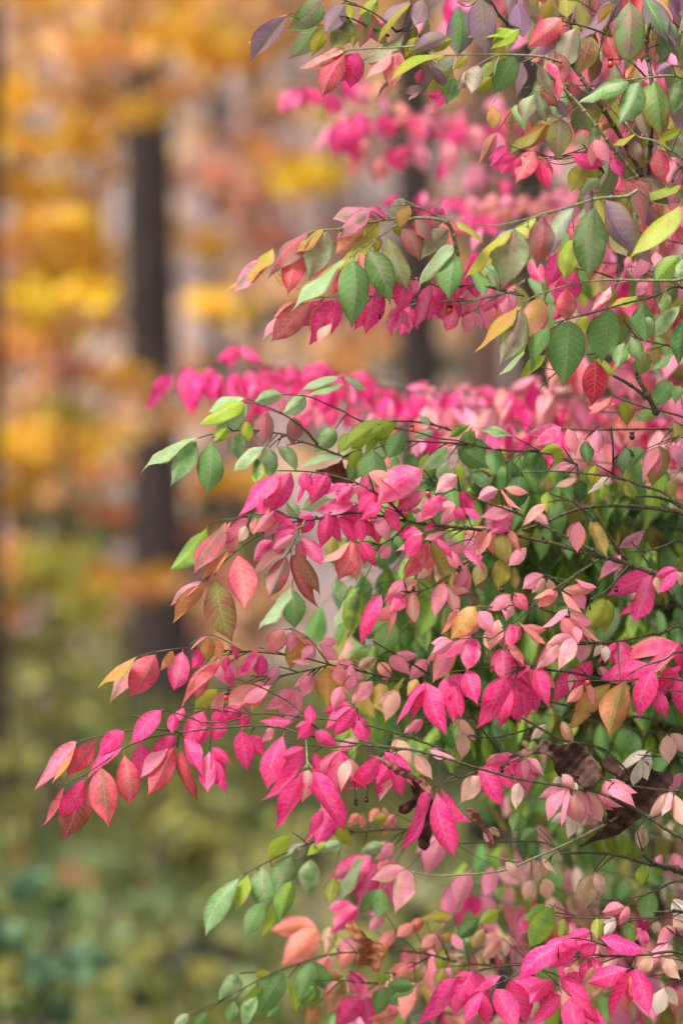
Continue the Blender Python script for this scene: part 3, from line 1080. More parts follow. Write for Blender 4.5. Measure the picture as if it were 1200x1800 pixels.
S .06 .08 1 2.2 b: 0 250 250 240 450 240 560 290
L
0 960 -200 1182 114 p
90 920 -10 1152 114 p
90 930 0 960 54 p
250 945 90 1022 58 p
150 1030 20 1202 58 p
210 1010 330 1222 128 p
280 960 360 1212 114 p
510 960 393 1092 88 p
560 1040 413 1212 78 p
550 950 710 1092 94 p
600 1060 640 1262 124 p
620 1060 800 1242 94 p
540 790 325 962 104 p
650 760 500 902 114 p
640 740 450 802 70 p
710 710 580 742 64 p
740 780 665 852 64 p
750 745 985 827 74 p
690 850 690 977 94 p
715 855 805 977 68 p
920 905 845 1177 98 p
945 905 1027 1152 118 p
1125 770 1010 902 54 q
870 850 790 932 74 qw
1040 850 960 932 84 c
750 880 700 1082 114 cv
1100 850 1175 962 114 c
1160 690 1060 772 104 qs
930 910 930 1052 54 s
560 760 640 800 90 p
430 330 430 452 114 c .2
400 440 370 542 84 c .2
460 440 490 542 94 c .2
720 410 670 602 154 cv .08
740 400 770 502 84 c .08
490 570 430 702 94 lg .1
570 640 560 742 104 vl .05
750 640 745 747 78 vl
850 650 790 722 54 w
900 660 945 772 74 vg
900 580 790 612 74 qs
440 610 330 722 90 qp .15
990 360 960 462 94 l
1020 470 1000 652 114 g .1
180 165 170 242 94 c .1
1000 140 990 262 84 cv .05
260 340 335 432 52 c
450 320 530 402 32 c
340 90 300 190 110 g .15
440 170 350 230 100 g .15
1140 550 1200 640 90 w .05
1140 640 1200 700 90 c .05
1050 660 1080 720 60 c .05
760 780 740 870 90 q .03
620 820 560 900 80 q .03
600 890 680 1000 100 qc .03
1100 1000 1060 1150 100 w .08
980 700 1000 790 90 qp .08
870 950 860 1060 60 c .08
1090 300 1060 370 100 q .2
1180 300 1200 400 80 q .2
T 220 560 3
G E
S .85 .9 1 3 b: 245 282 400 240 560 262 700 250 900 290 1100 330 1500 380 2200 400 3400 470
S .88 .88 1 2 b: 560 130 600 145 700 230 800 262
S .95 1.0 1 3 b: 1260 300 1500 330 1800 400 2200 420 3400 560
L
250 285 115 487 84 p
350 245 300 442 104 p
450 235 435 432 104 p
580 270 565 422 112 p
580 140 535 262 84 p
600 140 490 222 54 p
600 145 710 232 64 p
650 270 670 392 84 p
750 230 710 402 104 p
820 250 825 402 104 p
900 270 905 402 104 p
960 260 980 402 104 p
1060 230 1040 342 114 p
1090 260 1110 420 114 p
1180 300 1160 440 104 p
1250 270 1280 440 114 pq
1320 330 1330 460 104 p
820 400 830 520 104 q
930 430 960 560 104 p
1010 460 1000 580 104 q
1120 450 1080 560 104 p
1200 460 1220 600 104 p
1330 440 1300 560 104 q
1000 240 940 330 90 p
880 240 850 330 90 p
T 600 600 3
G E
L
60 160 160 330 140 p
20 170 -60 330 110 p
270 250 272 362 100 p
330 270 350 370 80 pq
450 215 400 342 130 pq
480 230 460 380 120 q
560 230 530 400 120 q
640 215 580 380 140 sq
700 230 650 380 120 sq
760 230 820 350 120 p
800 260 730 380 120 q
860 270 940 350 90 q
1060 190 880 270 90 q
940 240 1010 350 100 ps
1000 300 960 340 90 sr
1190 210 1100 350 110 qc
620 360 600 450 90 p
690 360 700 450 90 p
750 370 740 460 90 qw
820 350 900 470 110 p
860 340 960 460 100 p
500 350 450 440 100 sq
560 370 640 440 100 s
1020 360 1080 450 80 p
730 470 830 540 130 qw
860 460 930 530 90 qp
1130 360 1180 450 110 sc
300 330 250 420 90 q
380 320 420 420 90 p
1100 430 1010 560 80 qp
1180 450 1100 520 60 q
T 400 0 3
G J
S 1.35 1.4 1 3 b: 300 460 400 455 520 480 660 500 800 590 1000 600 1300 560 1800 640 3000 900
S 1.4 1.45 1 3 b: 600 600 700 590 850 720 1000 760 1200 720 1500 700 2000 800
L
380 475 268 605 104 qp
390 450 480 550 64 p
420 470 500 560 60 p
540 480 595 602 84 p
630 640 550 822 154 p
560 650 440 792 54 q
690 580 700 742 134 p
770 620 740 722 114 q
830 600 885 732 74 p
750 740 655 852 84 s
720 830 645 922 84 s
790 820 780 952 104 s
830 760 930 892 104 p
1010 760 1030 907 114 q
980 770 885 832 64 p
1150 740 1185 932 94 qs
970 600 1000 722 104 sp
960 610 875 662 44 r
1050 540 1110 622 64 r
1150 600 1200 700 90 q
500 560 500 642 84 y
640 580 600 660 80 q
1100 560 1020 700 90 q
740 440 700 540 100 sq
830 430 760 520 90 sv
1070 620 1120 700 80 q
1250 560 1220 660 90 sq
1300 650 1340 760 90 qs
1390 640 1440 760 100 p
1480 560 1450 700 110 sp
1350 860 1240 1000 100 q
1270 860 1400 960 60 q
1450 930 1470 1030 70 p
1240 630 1200 760 80 p
1440 500 1400 600 90 q
T 800 0 3
G E2
S 1.1 1.2 1 3 b: -150 1060 0 1040 200 1020 420 1000 700 980 1300 1100
S 1.0 1.1 1 3 b: -60 1120 100 1110 300 1080 500 1070 1300 1200
L
-300 1040 -380 1080 70 p
-100 1040 -130 1090 60 q
-40 1030 -60 1100 100 p
40 1040 0 1130 100 p
100 1030 90 1120 100 q
200 1060 180 1180 110 s
70 1120 60 1230 110 p
160 1120 210 1240 110 p
300 1030 230 1110 110 q
380 1020 330 1120 110 s
450 1010 500 1080 110 q
540 970 520 1080 110 q
590 990 640 1080 100 q
480 1060 380 1130 90 s
300 1080 250 1170 60 so
-120 1110 -190 1170 90 p
0 1060 60 1120 80 p
560 1040 620 1140 80 q
"""
# ------------------------------------------------------------------ ground, hill
GROUND = litter_material('leaf_litter_ground', [rgb(44, 40, 32), rgb(78, 76, 50), rgb(92, 94, 58), rgb(108, 94, 70), rgb(128, 112, 84)], .7, 9)
SLOPE = litter_material('leaf_litter_slope', [rgb(84, 70, 66), rgb(116, 100, 96), rgb(140, 122, 116), rgb(124, 112, 114), rgb(150, 122, 100)], .35, 2.2)
def sheet(name, x0, x1, y0, y1, nx, ny, zf, mat):
    mb = MB(); V = []; F = []
    for j in range(ny + 1):
        for i in range(nx + 1):
            x = x0 + (x1 - x0) * i / nx; y = y0 + (y1 - y0) * j / ny; V.append((x, y, zf(x, y)))
    for j in range(ny):
        for i in range(nx):
            a = j * (nx + 1) + i; F.append((a, a + 1, a + nx + 2, a + nx + 1))
    mb.add(V, F); return mb.build(name, mat, origin=(0, 0, 0))
def ground_z(x, y):
    h = .05 * math.sin(x * .9 + 1) * math.sin(y * .55) + .08 * math.sin(x * .21 + y * .17)
    f = min(max((y - 9) / 6, 0), 1)
    s = min(max((y - 30) / 45, 0), 1); s = s * s * (3 - 2 * s)
    return h * f + s * 16
tag(sheet('ground', -150, 150, -60, 33, 150, 90, ground_z, GROUND), kind='structure')
tag(sheet('hillside', -150, 150, 33, 300, 150, 130, ground_z, SLOPE), kind='structure')

# ------------------------------------------------------------------ woodland foliage
def leaf_cloud(mb, centers, size, cols, flat=.5, jit=.12, squash=1.0):
    """one folded five-sided blade per centre"""
    n = len(centers); centers = np.asarray(centers)
    d = nr.normal(size=(n, 3)); d[:, 2] = d[:, 2] * flat - .35; d /= np.linalg.norm(d, axis=1)[:, None]
    w = np.cross(d, nr.normal(size=(n, 3)) * np.array((1, 1, .3))); w /= np.linalg.norm(w, axis=1)[:, None]
    nn = np.cross(d, w)
    s = size * nr.uniform(.65, 1.3, n)[:, None]
    base = centers - d * s * .5
    P = [base, base + d * s * .35 + w * s * .42 + nn * s * .08, base + d * s * .72 + w * s * .3 + nn * s * .05, base + d * s,
         base + d * s * .72 - w * s * .3 + nn * s * .05, base + d * s * .35 - w * s * .42 + nn * s * .08]
    V = np.stack(P, 1).reshape(-1, 3)
    idx = np.arange(n) * 6
    F = [(i, i + 1, i + 2, i + 3) for i in idx] + [(i, i + 3, i + 4, i + 5) for i in idx]
    cc = np.array(cols)[nr.integers(0, len(cols), n)] * nr.uniform(1 - jit * 2, 1 + jit * 1.5, n)[:, None]
    cc = np.clip(cc, 0, .95)
    cc = np.repeat(cc, 6, 0)
    mb.add(V, F, uv=np.zeros((len(V), 2)), a=cc, b=cc, r=0)
def blob(c, rad, n):
    p = nr.normal(size=(n, 3)); p /= np.linalg.norm(p, axis=1)[:, None]
    return np.array(c) + p * (nr.uniform(0, 1, n) ** .45)[:, None] * np.array(rad)
GOLD = [rgb(248, 198, 62), rgb(244, 188, 60), rgb(252, 208, 80), rgb(238, 176, 66)]
BRIGHT = [rgb(255, 218, 56), rgb(254, 210, 58), rgb(253, 206, 48)]
TAN = [rgb(232, 182, 124), rgb(238, 194, 142), rgb(222, 170, 116), rgb(242, 204, 160)]
ORANGE = [rgb(244, 180, 104), rgb(238, 168, 108), rgb(246, 190, 122)]
RUST = [rgb(204, 130, 100), rgb(212, 140, 112), rgb(186, 122, 104)]
MAUVE = [rgb(168, 152, 152), rgb(184, 164, 162), rgb(150, 136, 140)]
LIMEY = [rgb(198, 196, 84), rgb(212, 200, 86), rgb(180, 184, 84), rgb(216, 196, 92)]
OLIVE = [rgb(148, 148, 72), rgb(126, 132, 70), rgb(166, 162, 82), rgb(112, 116, 66)]
GREEN = [rgb(102, 126, 70), rgb(88, 112, 68), rgb(120, 142, 82)]
BLUEGREEN = [rgb(92, 128, 92), rgb(114, 150, 112), rgb(72, 102, 74)]
DARKG = [rgb(58, 62, 42), rgb(70, 66, 48), rgb(52, 50, 40), rgb(80, 84, 54)]
PAL = dict(k=DARKG, g=GOLD, b=BRIGHT, t=TAN, o=ORANGE, r=RUST, m=MAUVE, l=LIMEY, v=OLIVE, n=GREEN, u=BLUEGREEN)
def tree(name, label, px, dist, width_px, mat, height, clumps=(), lean=0, group=None, cat='tree', leaf=.1, crown=None, limbs=7, gap=None):
    """tapered trunk with limbs; clumps are (px, py, dist, radius in photo px, palette, count)"""
    wpx = K * dist; x = (px - 600) * wpx; r = width_px * wpx * .5
    g0 = ground_z(x, dist); base = Vector((x, dist, g0 - .05))
    root = empty(name, base); tag(root, label, cat, group)
    pts = []; rad = []
    ph = rng.uniform(0, 6)
    for k in range(9):
        t = k / 8; z = g0 - .05 + height * t
        pts.append((x + lean * height * t + math.sin(t * 5 + ph) * r * .5, dist + math.cos(t * 4 + ph) * r * .5, z))
        rad.append(r * (1.35 if k == 0 else 1.0) * (1 - .5 * t))
    P, Q = smooth_line(pts, rad, 4); mb = MB(); tube(mb, P, Q, 14)
    trunk = mb.build('trunk', mat, root, base)
    def trunk_at(z):
        t = min(max((z - g0) / height, 0), 1); i = min(int(t * 8), 7); f = t * 8 - i
        return np.array(pts[i]) * (1 - f) + np.array(pts[i + 1]) * f, r * (1 - .5 * t)
    fol = MB(); ends = []
    for (cx, cy, cd, cr, pal, n) in clumps:
        c = at(cx, cy, cd); w = K * cd * cr
        pts_ = blob(c, (w * 1.6, w * 1.6, w * .55), int(n * 1.5))
        if gap:
            ux = 600 + pts_[:, 0] / (K * pts_[:, 1]); uy = 900 - (pts_[:, 2] - CAMZ) / (K * pts_[:, 1])
            pts_ = pts_[~((ux > gap[0]) & (ux < gap[1]) & (uy > gap[2]) & (uy < gap[3]))]
        if len(pts_): leaf_cloud(fol, pts_, leaf, PAL[pal], jit=.06)
        ends.append(c)
    if crown:
        for k in range(crown[0]):
            t = rng.uniform(crown[3], 1.02); p, _ = trunk_at(g0 + height * t)
            th = rng.uniform(0, 6.28); rr = crown[1] * rng.uniform(.3, 1) * (1.15 - t * .6)
            c = Vector((p[0] + math.cos(th) * rr, p[1] + math.sin(th) * rr, p[2] + rng.uniform(-.2, .5)))
            q = rng.uniform(.35, .8) * crown[1] * .45
            leaf_cloud(fol, blob(c, (q, q, q * .5), crown[2]), leaf * 1.3, PAL[rng.choice(crown[4])])
            if k % 3 == 0: ends.append(c)
    for c in ends[:limbs * 4]:
        z0 = max(g0 + height * .25, c.z - abs(c.x - x) * .5 - .25)
        z0 = min(z0, g0 + height * .95); p, r0 = trunk_at(z0)
        m1 = p * .5 + np.array(c) * .5 + np.array((0, 0, .06 * height * .2))
        lm = MB(); rl = min(r0 * .45, .05)
        P, Q = smooth_line([p, m1, np.array(c)], [rl, rl * .6, rl * .2], 4); tube(lm, P, Q, 6)
        lm.build('limb', mat, trunk, tuple(p))
    if fol.n: fol.build('crown', M_FOL, root)
    return root
TG = 'trees standing in the woods behind the bush'
up = lambda n=26, r=2.2, per=40, lo=.62, pal='gtob': (int(n * .6), r, per, lo, pal)
tree('tree', 'tall dark straight trunk left of centre, sharpest edged of the far trees', 279, 24, 104, M_TRUNK, 13, crown=up(30, 3), lean=.004, group=TG, leaf=.13)
tree('tree', 'dark trunk glimpsed behind the middle of the bush above the blurred pink leaves', 716, 22, 84, M_TRUNK, 13, crown=up(30, 3), group=TG, leaf=.13)
tree('tree', 'slim brown trunk between the tall dark trunk and the bush, behind golden leaves', 452, 31, 52, M_TRUNK2, 14, crown=up(24, 3), group=TG, leaf=.14, lean=-.012)
tree('tree', 'thin dark trunk just right of the tall dark trunk, its top among the yellow leaves', 388, 36, 36, M_TRUNK, 15, crown=up(20, 3), group=TG, leaf=.14)
tree('tree', 'dark trunk cut by the left edge of the photo, low over the green undergrowth', -12, 15, 96, M_TRUNK, 1.7 + 9, crown=up(16, 2), group=TG, leaf=.12, lean=-.012)
tree('tree', 'reddish brown trunk seen through the gap right of the blurred pink leaves', 868, 20, 80, M_TRUNK2, 12, crown=up(24, 3), group=TG, leaf=.13)
tree('tree', 'blackish trunk close behind the right half of the bush', 940, 18, 86, M_TRUNK, 12, crown=up(24, 3), group=TG, leaf=.13)
tree('tree', 'brown trunk far back at the left, faint between golden leaves', 178, 44, 30, M_TRUNK2, 16, crown=up(16, 3), group=TG, leaf=.16)
tree('tree', 'brownish trunk far back between the golden leaves and the bush', 590, 42, 44, M_TRUNK2, 16, crown=up(16, 3), group=TG, leaf=.16)
tree('tree', 'dark trunk hidden mostly behind the right side of the bush', 1090, 17, 90, M_TRUNK, 12, crown=up(20, 3), group=TG, leaf=.13)
tree('tree', 'grey brown trunk far off at the left edge above the golden leaves', 30, 38, 26, M_TRUNK2, 15, crown=up(16, 3), group=TG, leaf=.15)
tree('tree', 'thin dark trunk in the distance beside the pink leaf tips', 500, 46, 20, M_TRUNK, 16, crown=up(14, 3), group=TG, leaf=.16)
SG = 'young golden maples under the tall trees'
# golden maple: big layered crown at upper left
cl = []
for (x, y, r, p, n) in [(250, 75, 75, 'b', 40), (400, 100, 55, 'g', 26), (100, 30, 90, 't', 40), (60, 170, 80, 'g', 40), (150, 160, 60, 't', 34), (225, 200, 60, 'g', 34),
    (120, 250, 60, 'g', 30), (40, 330, 50, 'g', 20), (110, 395, 55, 'g', 30), (90, 480, 60, 'g', 34), (150, 440, 50, 'g', 22), (60, 540, 60, 'g', 34), (150, 560, 50, 't', 24), (200, 490, 36, 'g', 14),
    (350, 425, 40, 'g', 18), (340, 535, 45, 'g', 20), (395, 545, 40, 'b', 14), (530, 310, 50, 'b', 24), (480, 270, 40, 'o', 14), (500, 180, 60, 't', 20), (340, 60, 60, 'g', 24), (440, 40, 60, 't', 26),
    (330, 150, 50, 't', 18), (20, 440, 50, 'o', 18), (170, 90, 60, 'o', 22), (60, 90, 60, 't', 26), (10, 250, 50, 'g', 18), (560, 60, 70, 't', 28), (300, 0, 80, 'g', 34), (180, 20, 70, 't', 34), (60, -40, 90, 'g', 40),
    (460, -40, 90, 'o', 40), (620, -20, 80, 't', 30), (130, 520, 60, 'b', 20), (30, 610, 50, 'o', 18), (130, 330, 40, 't', 14), (200, 300, 40, 't', 12), (370, 300, 34, 'r', 10), (90, 580, 60, 'g', 24)]:
    cl.append((x, y, rng.uniform(14.5, 17.5), r, p, n))
for k in range(26): cl.append((rng.uniform(-500, 500), rng.uniform(-500, -80), rng.uniform(14, 18), 110, rng.choice('gtbo'), 34))
for k in range(14): cl.append((rng.uniform(-600, -90), rng.uniform(0, 600), rng.uniform(14, 18), 90, rng.choice('gtbo'), 30))
tree('young_maple', 'golden leaved young maple whose layered crown fills the upper left', 120, 16.4, 14, M_TRUNK2, 5.0, cl, group=SG, leaf=.105, gap=(215, 345, 215, 640))
cl = []
for (x, y, r, p, n) in [(60, 770, 60, 'g', 30), (130, 725, 46, 'l', 20), (220, 740, 46, 't', 20), (70, 820, 56, 'g', 26), (200, 825, 50, 'o', 22), (30, 870, 50, 'g', 22), (110, 870, 30, 't', 8), (40, 700, 56, 't', 26),
    (110, 650, 50, 'r', 18), (200, 660, 50, 'g', 20), (250, 690, 44, 't', 18), (170, 780, 50, 'g', 24), (20, 760, 46, 'b', 18), (340, 860, 40, 'o', 16), (400, 850, 46, 'g', 20), (440, 840, 44, 'o', 20), (330, 800, 30, 't', 10), (250, 860, 30, 'r', 8),
    (300, 740, 40, 't', 14), (380, 740, 40, 'o', 12), (210, 900, 44, 'r', 14), (60, 720, 40, 't', 12)]:
    cl.append((x, y, rng.uniform(17, 20), r, p, n))
for k in range(16): cl.append((rng.uniform(-600, -60), rng.uniform(600, 950), rng.uniform(17, 20), 80, rng.choice('gtbo'), 26))
tree('young_maple', 'yellow and tan young maple spreading in layers at mid left', 30, 18.5, 10, M_TRUNK2, 2.6, cl, group=SG, leaf=.11, gap=(230, 330, 780, 1100))
cl = []
for (x, y, r, p, n) in [(100, 980, 50, 'l', 24), (60, 1030, 50, 'l', 24), (30, 980, 46, 'o', 18), (150, 1050, 46, 'l', 18), (250, 1035, 40, 'o', 16), (200, 1020, 36, 'g', 14), (20, 1090, 44, 'o', 16), (120, 1090, 44, 'l', 16),
    (190, 1080, 30, 't', 10), (100, 1180, 44, 'l', 14), (90, 1160, 40, 'v', 14), (280, 1015, 30, 'g', 10), (60, 1120, 40, 'v', 14)]:
    cl.append((x, y, rng.uniform(15, 17), r, p, n))
for k in range(10): cl.append((rng.uniform(-500, -60), rng.uniform(950, 1150), rng.uniform(15, 17), 80, rng.choice('lgo'), 24))
tree('maple_sapling', 'yellow green sapling low at the left with a bent pale limb', 70, 16, 8, M_TRUNK3, 1.6, cl, group=None, leaf=.1)
cl = []
for (x, y, r, p, n) in [(640, 610, 50, 'o', 20), (600, 640, 40, 'o', 12), (560, 600, 40, 't', 14), (820, 590, 50, 't', 14), (500, 620, 40, 't', 10), (660, 560, 40, 'r', 12), (620, 350, 60, 'm', 16), (700, 480, 40, 'm', 14), (470, 420, 50, 'r', 16), (430, 480, 40, 't', 10), (560, 470, 50, 'm', 12),
    (420, 250, 40, 'r', 12), (520, 520, 40, 'o', 12), (470, 340, 40, 'r', 10), (650, 250, 50, 'm', 14), (330, 1080, 60, 't', 16), (380, 1010, 50, 'r', 14), (480, 1060, 50, 't', 14), (440, 960, 40, 'v', 12), (420, 1150, 50, 't', 14), (330, 950, 50, 'r', 14), (700, 640, 40, 'n', 10), (780, 640, 40, 'n', 14)]:
    cl.append((x, y, rng.uniform(24, 28), r, p, n))
for k in range(16): cl.append((rng.uniform(600, 1700), rng.uniform(-100, 900), rng.uniform(24, 28), 110, rng.choice('torm'), 24))
tree('beech_sapling', 'rust and tan leaved thin tree far behind the tips of the bush', 640, 26, 12, M_TRUNK2, 5.2, cl, group=None, leaf=.15)

# far woodland on the slope and the undergrowth: uncountable
mb = MB()
for pal, n in (('m', 1800), ('t', 1300), ('r', 500), ('g', 1100), ('o', 500), ('v', 200), ('k', 900)):
    ctr = np.stack([nr.uniform(-16, 16, n), nr.uniform(30, 58, n), np.zeros(n)], 1)
    ctr[:, 2] = [ground_z(x, y) + h for x, y, h in zip(ctr[:, 0], ctr[:, 1], nr.uniform(0, 6, n))]
    ctr[:, :2] += nr.normal(size=(n, 2)) * .2
    leaf_cloud(mb, ctr, .34, PAL[pal])
tag(mb.build('far_woodland', M_FOL), 'blurred far woodland of mauve, tan and rust foliage covering the slope', 'woodland', kind='stuff')
mb = MB()
def clump_field(n_clumps, per, pals, y0, y1, x0, x1, h, size, spread):
    for k in range(n_clumps):
        y = rng.uniform(y0, y1); x = rng.uniform(x0, x1) * y / 20
        hh = h * rng.uniform(.4, 1.3)
        c = (x, y, ground_z(x, y) + hh * .5)
        leaf_cloud(mb, blob(c, (spread, spread, hh * .55), per), size, PAL[rng.choice(pals)], flat=.4)
clump_field(620, 30, 'vvvvnnvk', 9.2, 32, -4.5, 4.5, .32, .075, .42)
clump_field(140, 22, 'vvvvnn', 14, 30, -3.2, 1.0, .7, .09, .3)
clump_field(90, 24, 'kk', 10, 30, -4, 3, .3, .09, .25)
clump_field(50, 14, 'rkk', 12, 30, -4, 4, .12, .09, .3)
tag(mb.build('undergrowth', M_FOL), 'blurred olive green undergrowth covering the woodland floor', 'undergrowth', kind='stuff')
def shrub(label, spots, pals, leaf, group=None):
    xs = [at(*s[:3]) for s in spots]; c0 = sum(xs, Vector()) / len(xs)
    g = Vector((c0.x, c0.y, ground_z(c0.x, c0.y))); root = empty('green_shrub', g); tag(root, label, 'shrub', group)
    fol = MB(); st = MB()
    for (px, py, dd, r, n, p) in spots:
        c = at(px, py, dd); w = r * K * dd
        leaf_cloud(fol, blob(c, (w, w, w * .45), n), leaf, PAL[p], flat=.25)
        P, Q = smooth_line([(g.x + rng.uniform(-.05, .05), g.y, g.z - .03), ((g.x + c.x) / 2, c.y, c.z * .6), tuple(c)], [.012, .008, .003], 4); tube(st, P, Q, 6)
    fol.build('foliage', M_FOL, root); st.build('stem', M_TRUNK, root, g)
shrub('dim blue green leafy shrub in the bottom left corner', [(60, 1560, 8.2, 50, 10, 'u'), (110, 1590, 8.0, 46, 9, 'n'), (90, 1700, 7.8, 60, 12, 'u'), (150, 1680, 8, 40, 8, 'u'), (30, 1650, 8, 50, 9, 'n'), (40, 1760, 7.8, 50, 10, 'n'),
    (110, 1780, 7.9, 40, 7, 'u'), (-40, 1650, 8, 90, 30, 'u'), (-140, 1700, 8, 90, 30, 'n')], 'u', .07)
shrub('pale olive low shrub below the pink branch at left', [(170, 1350, 14, 60, 22, 'v'), (230, 1300, 14, 60, 22, 'v'), (330, 1500, 13, 60, 24, 'v'), (300, 1450, 13, 60, 24, 'v'), (380, 1480, 13, 50, 20, 'v'), (350, 1560, 13, 50, 20, 'v'), (400, 1420, 14, 40, 14, 'v')], 'v', .09)
shrub('olive tinted low shrub at the left edge under the yellow sapling', [(30, 1330, 14.5, 46, 18, 'v'), (90, 1180, 15, 46, 20, 'v'), (40, 1400, 14, 40, 14, 'v'), (150, 1240, 15, 60, 22, 'v'), (60, 1270, 15, 50, 18, 'v')], 'v', .09)

tree('evergreen_tree', 'small dark evergreen in the hollow between golden layers at left', 130, 27, 10, M_TRUNK, 3.0, [(110, 850, 26, 44, 'n', 50), (160, 890, 26, 44, 'n', 50), (90, 900, 26, 40, 'n', 40), (190, 930, 26, 40, 'r', 24), (140, 940, 26, 50, 'n', 50), (120, 1000, 26, 60, 'n', 50)], leaf=.12)

tree('shade_backing_tree', 'added dark foliage standing in for shade behind the lower half of the bush', 1150, 7.5, 14, M_TRUNK, 2.4, [(rng.uniform(760, 1700), rng.uniform(930, 1850), rng.uniform(7, 8.5), 90, 'k', 36) for _ in range(46)], leaf=.075)  # added tree; its dark leaves stand in for shade in the bush's gaps

cl = [(330, 960, 27, 60, 'k', 50), (260, 1010, 27, 50, 'r', 30), (380, 900, 27, 50, 'k', 40), (420, 1020, 27, 50, 'r', 24), (230, 930, 27, 40, 'k', 30), (470, 940, 27, 50, 'k', 30), (320, 1110, 27, 60, 'k', 40), (200, 1110, 26, 50, 'v', 30), (400, 1110, 27, 60, 'r', 24), (500, 1060, 27, 50, 'k', 30)]
tree('bare_thicket', 'brown thicket around the foot of the tall dark trunk', 350, 27.5, 9, M_TRUNK2, 2.2, cl, cat='thicket', leaf=.13)
# ------------------------------------------------------------------ the burning bush
TINT = dict(p=(252, 30, 138), q=(252, 142, 180), s=(248, 146, 142), c=(232, 188, 168), r=(200, 92, 104), h=(240, 76, 112), o=(214, 134, 84),
            g=(104, 158, 78), e=(170, 198, 146), y=(172, 168, 48), l=(160, 194, 50), u=(152, 118, 150), m=(150, 128, 112), v=(146, 142, 66),  # e is paled by gloss, l brightened by backlight, both in the tint
            w=(226, 212, 196), d=(68, 108, 56), x=(140, 88, 66), k=(222, 190, 104), R=(176, 30, 62))
TINT = {k: np.array(rgb(*v)) for k, v in TINT.items()}
PROF_V = np.array([0, .045, .05, .10, .18, .28, .38, .48, .58, .68, .77, .85, .91, .96, 1])
PROF_W = np.array([.022, .022, .07, .33, .65, .87, .97, 1, .96, .83, .63, .36, .17, .07, .0])
def leaf(mb, B, T, W, nrm, ca, cb, nu=8, nv=15, rr=None, holes=True):
    """one blade: petiole, keeled two halves, pointed tip, drooping midrib, slightly toothed wavy margin"""
    B = np.array(B); T = np.array(T); ax = T - B; L = np.linalg.norm(ax); ax /= L
    n = np.array(nrm); n = n - ax * (n @ ax); n /= np.linalg.norm(n); w = np.cross(ax, n)
    sh = rng.uniform(.8, 1.28); vv = PROF_V if nv == 15 else np.interp(np.linspace(0, 1, nv), np.linspace(0, 1, 15), PROF_V)
    ww = np.interp(vv, PROF_V, PROF_W)
    ww = ww ** rng.uniform(.88, 1.3)
    v2 = vv ** sh; hook = rng.uniform(-.09, .09) * L
    arch = rng.uniform(-.02, .13) * L; lat = rng.uniform(-.05, .05) * L; curl = rng.uniform(-.08, .2) * L
    fold = rng.uniform(.02, .6); wave = rng.uniform(.02, .13) * W; ph = rng.uniform(0, 6.28); fr = rng.uniform(6, 11); tw = rng.uniform(-.4, .4)
    us = np.linspace(-1, 1, nu + 1); V = []; UV = []
    asym = rng.uniform(.9, 1.1)
    for i, (v, wv) in enumerate(zip(v2, ww)):
        c = B + ax * (v * L) + n * (arch * math.sin(math.pi * v) - curl * v ** 3) + w * (lat * math.sin(math.pi * v) + hook * max(0, v - .6) ** 2 * 4)
        a = tw * (v - .3); wr = w * math.cos(a) + n * math.sin(a); nrr = n * math.cos(a) - w * math.sin(a)
        for u in us:
            hw = W * .5 * wv * (asym if u > 0 else 2 - asym)
            edge = abs(u) > .99 and .1 < v < .93
            if edge: hw *= 1 + rng.uniform(-.025, .025)
            off = -fold * abs(u) * hw + wave * abs(u) ** 2 * math.sin(v * fr + ph + (1.7 if u > 0 else 0)) * min(1, wv * 1.5)
            V.append(c + wr * (u * hw) + nrr * off); UV.append((.5 + u * .5, vv[i]))
    F = []
    m = nu + 1
    for i in range(len(v2) - 1):
        for k in range(nu): F.append((i * m + k, i * m + k + 1, (i + 1) * m + k + 1, (i + 1) * m + k))
    mb.add(V, F, uv=np.array(UV), a=ca, b=cb, r=rng.random() if rr is None else rr)
def vary(c, s=.09):
    c = c * (1 + rng.uniform(-s, s)); return np.clip(c * np.array([1 + rng.uniform(-s, s) * .6 for _ in range(3)]), 0.005, .92)
# parse the tracing
stems = []; leaves = []
ox = oy = 0; sc = 3; grp = ''
mode = ''
for ln in DATA.strip().splitlines():
    t = ln.split()
    if t[0] == 'T': ox, oy, sc = float(t[1]), float(t[2]), float(t[3])
    elif t[0] == 'G': grp = t[1]
    elif t[0] == 'S':
        nums = [float(z) for z in t[6:]]
        stems.append(dict(g=grp, d0=float(t[1]), d1=float(t[2]), r0=float(t[3]), r1=float(t[4]), m=t[5][0],
                          p=[(ox + nums[i] / sc, oy + nums[i + 1] / sc) for i in range(0, len(nums), 2)]))
    elif t[0] == 'L': pass
    else:
        z = [float(q) for q in t[:5]]
        ex = (z[2] - z[0], z[3] - z[1]); ll = math.hypot(*ex); z[2] += ex[0] * .07; z[3] += ex[1] * .07; z[4] = min(z[4] * 1.0, ll * .62)
        if ll < 120: z[4] *= 1.06; z[2] += ex[0] * .08; z[3] += ex[1] * .08
        leaves.append(dict(g=grp, b=(ox + z[0] / sc, oy + z[1] / sc), t=(ox + z[2] / sc, oy + z[3] / sc), w=z[4] / sc, c=t[5], dz=float(t[6]) if len(t) > 6 else 0))
bush_base = Vector((.62, 4.15, 0)); bush = empty('burning_bush', bush_base)
tag(bush, 'burning bush with hot pink, salmon, cream and green leaves on drooping branches', 'bush')
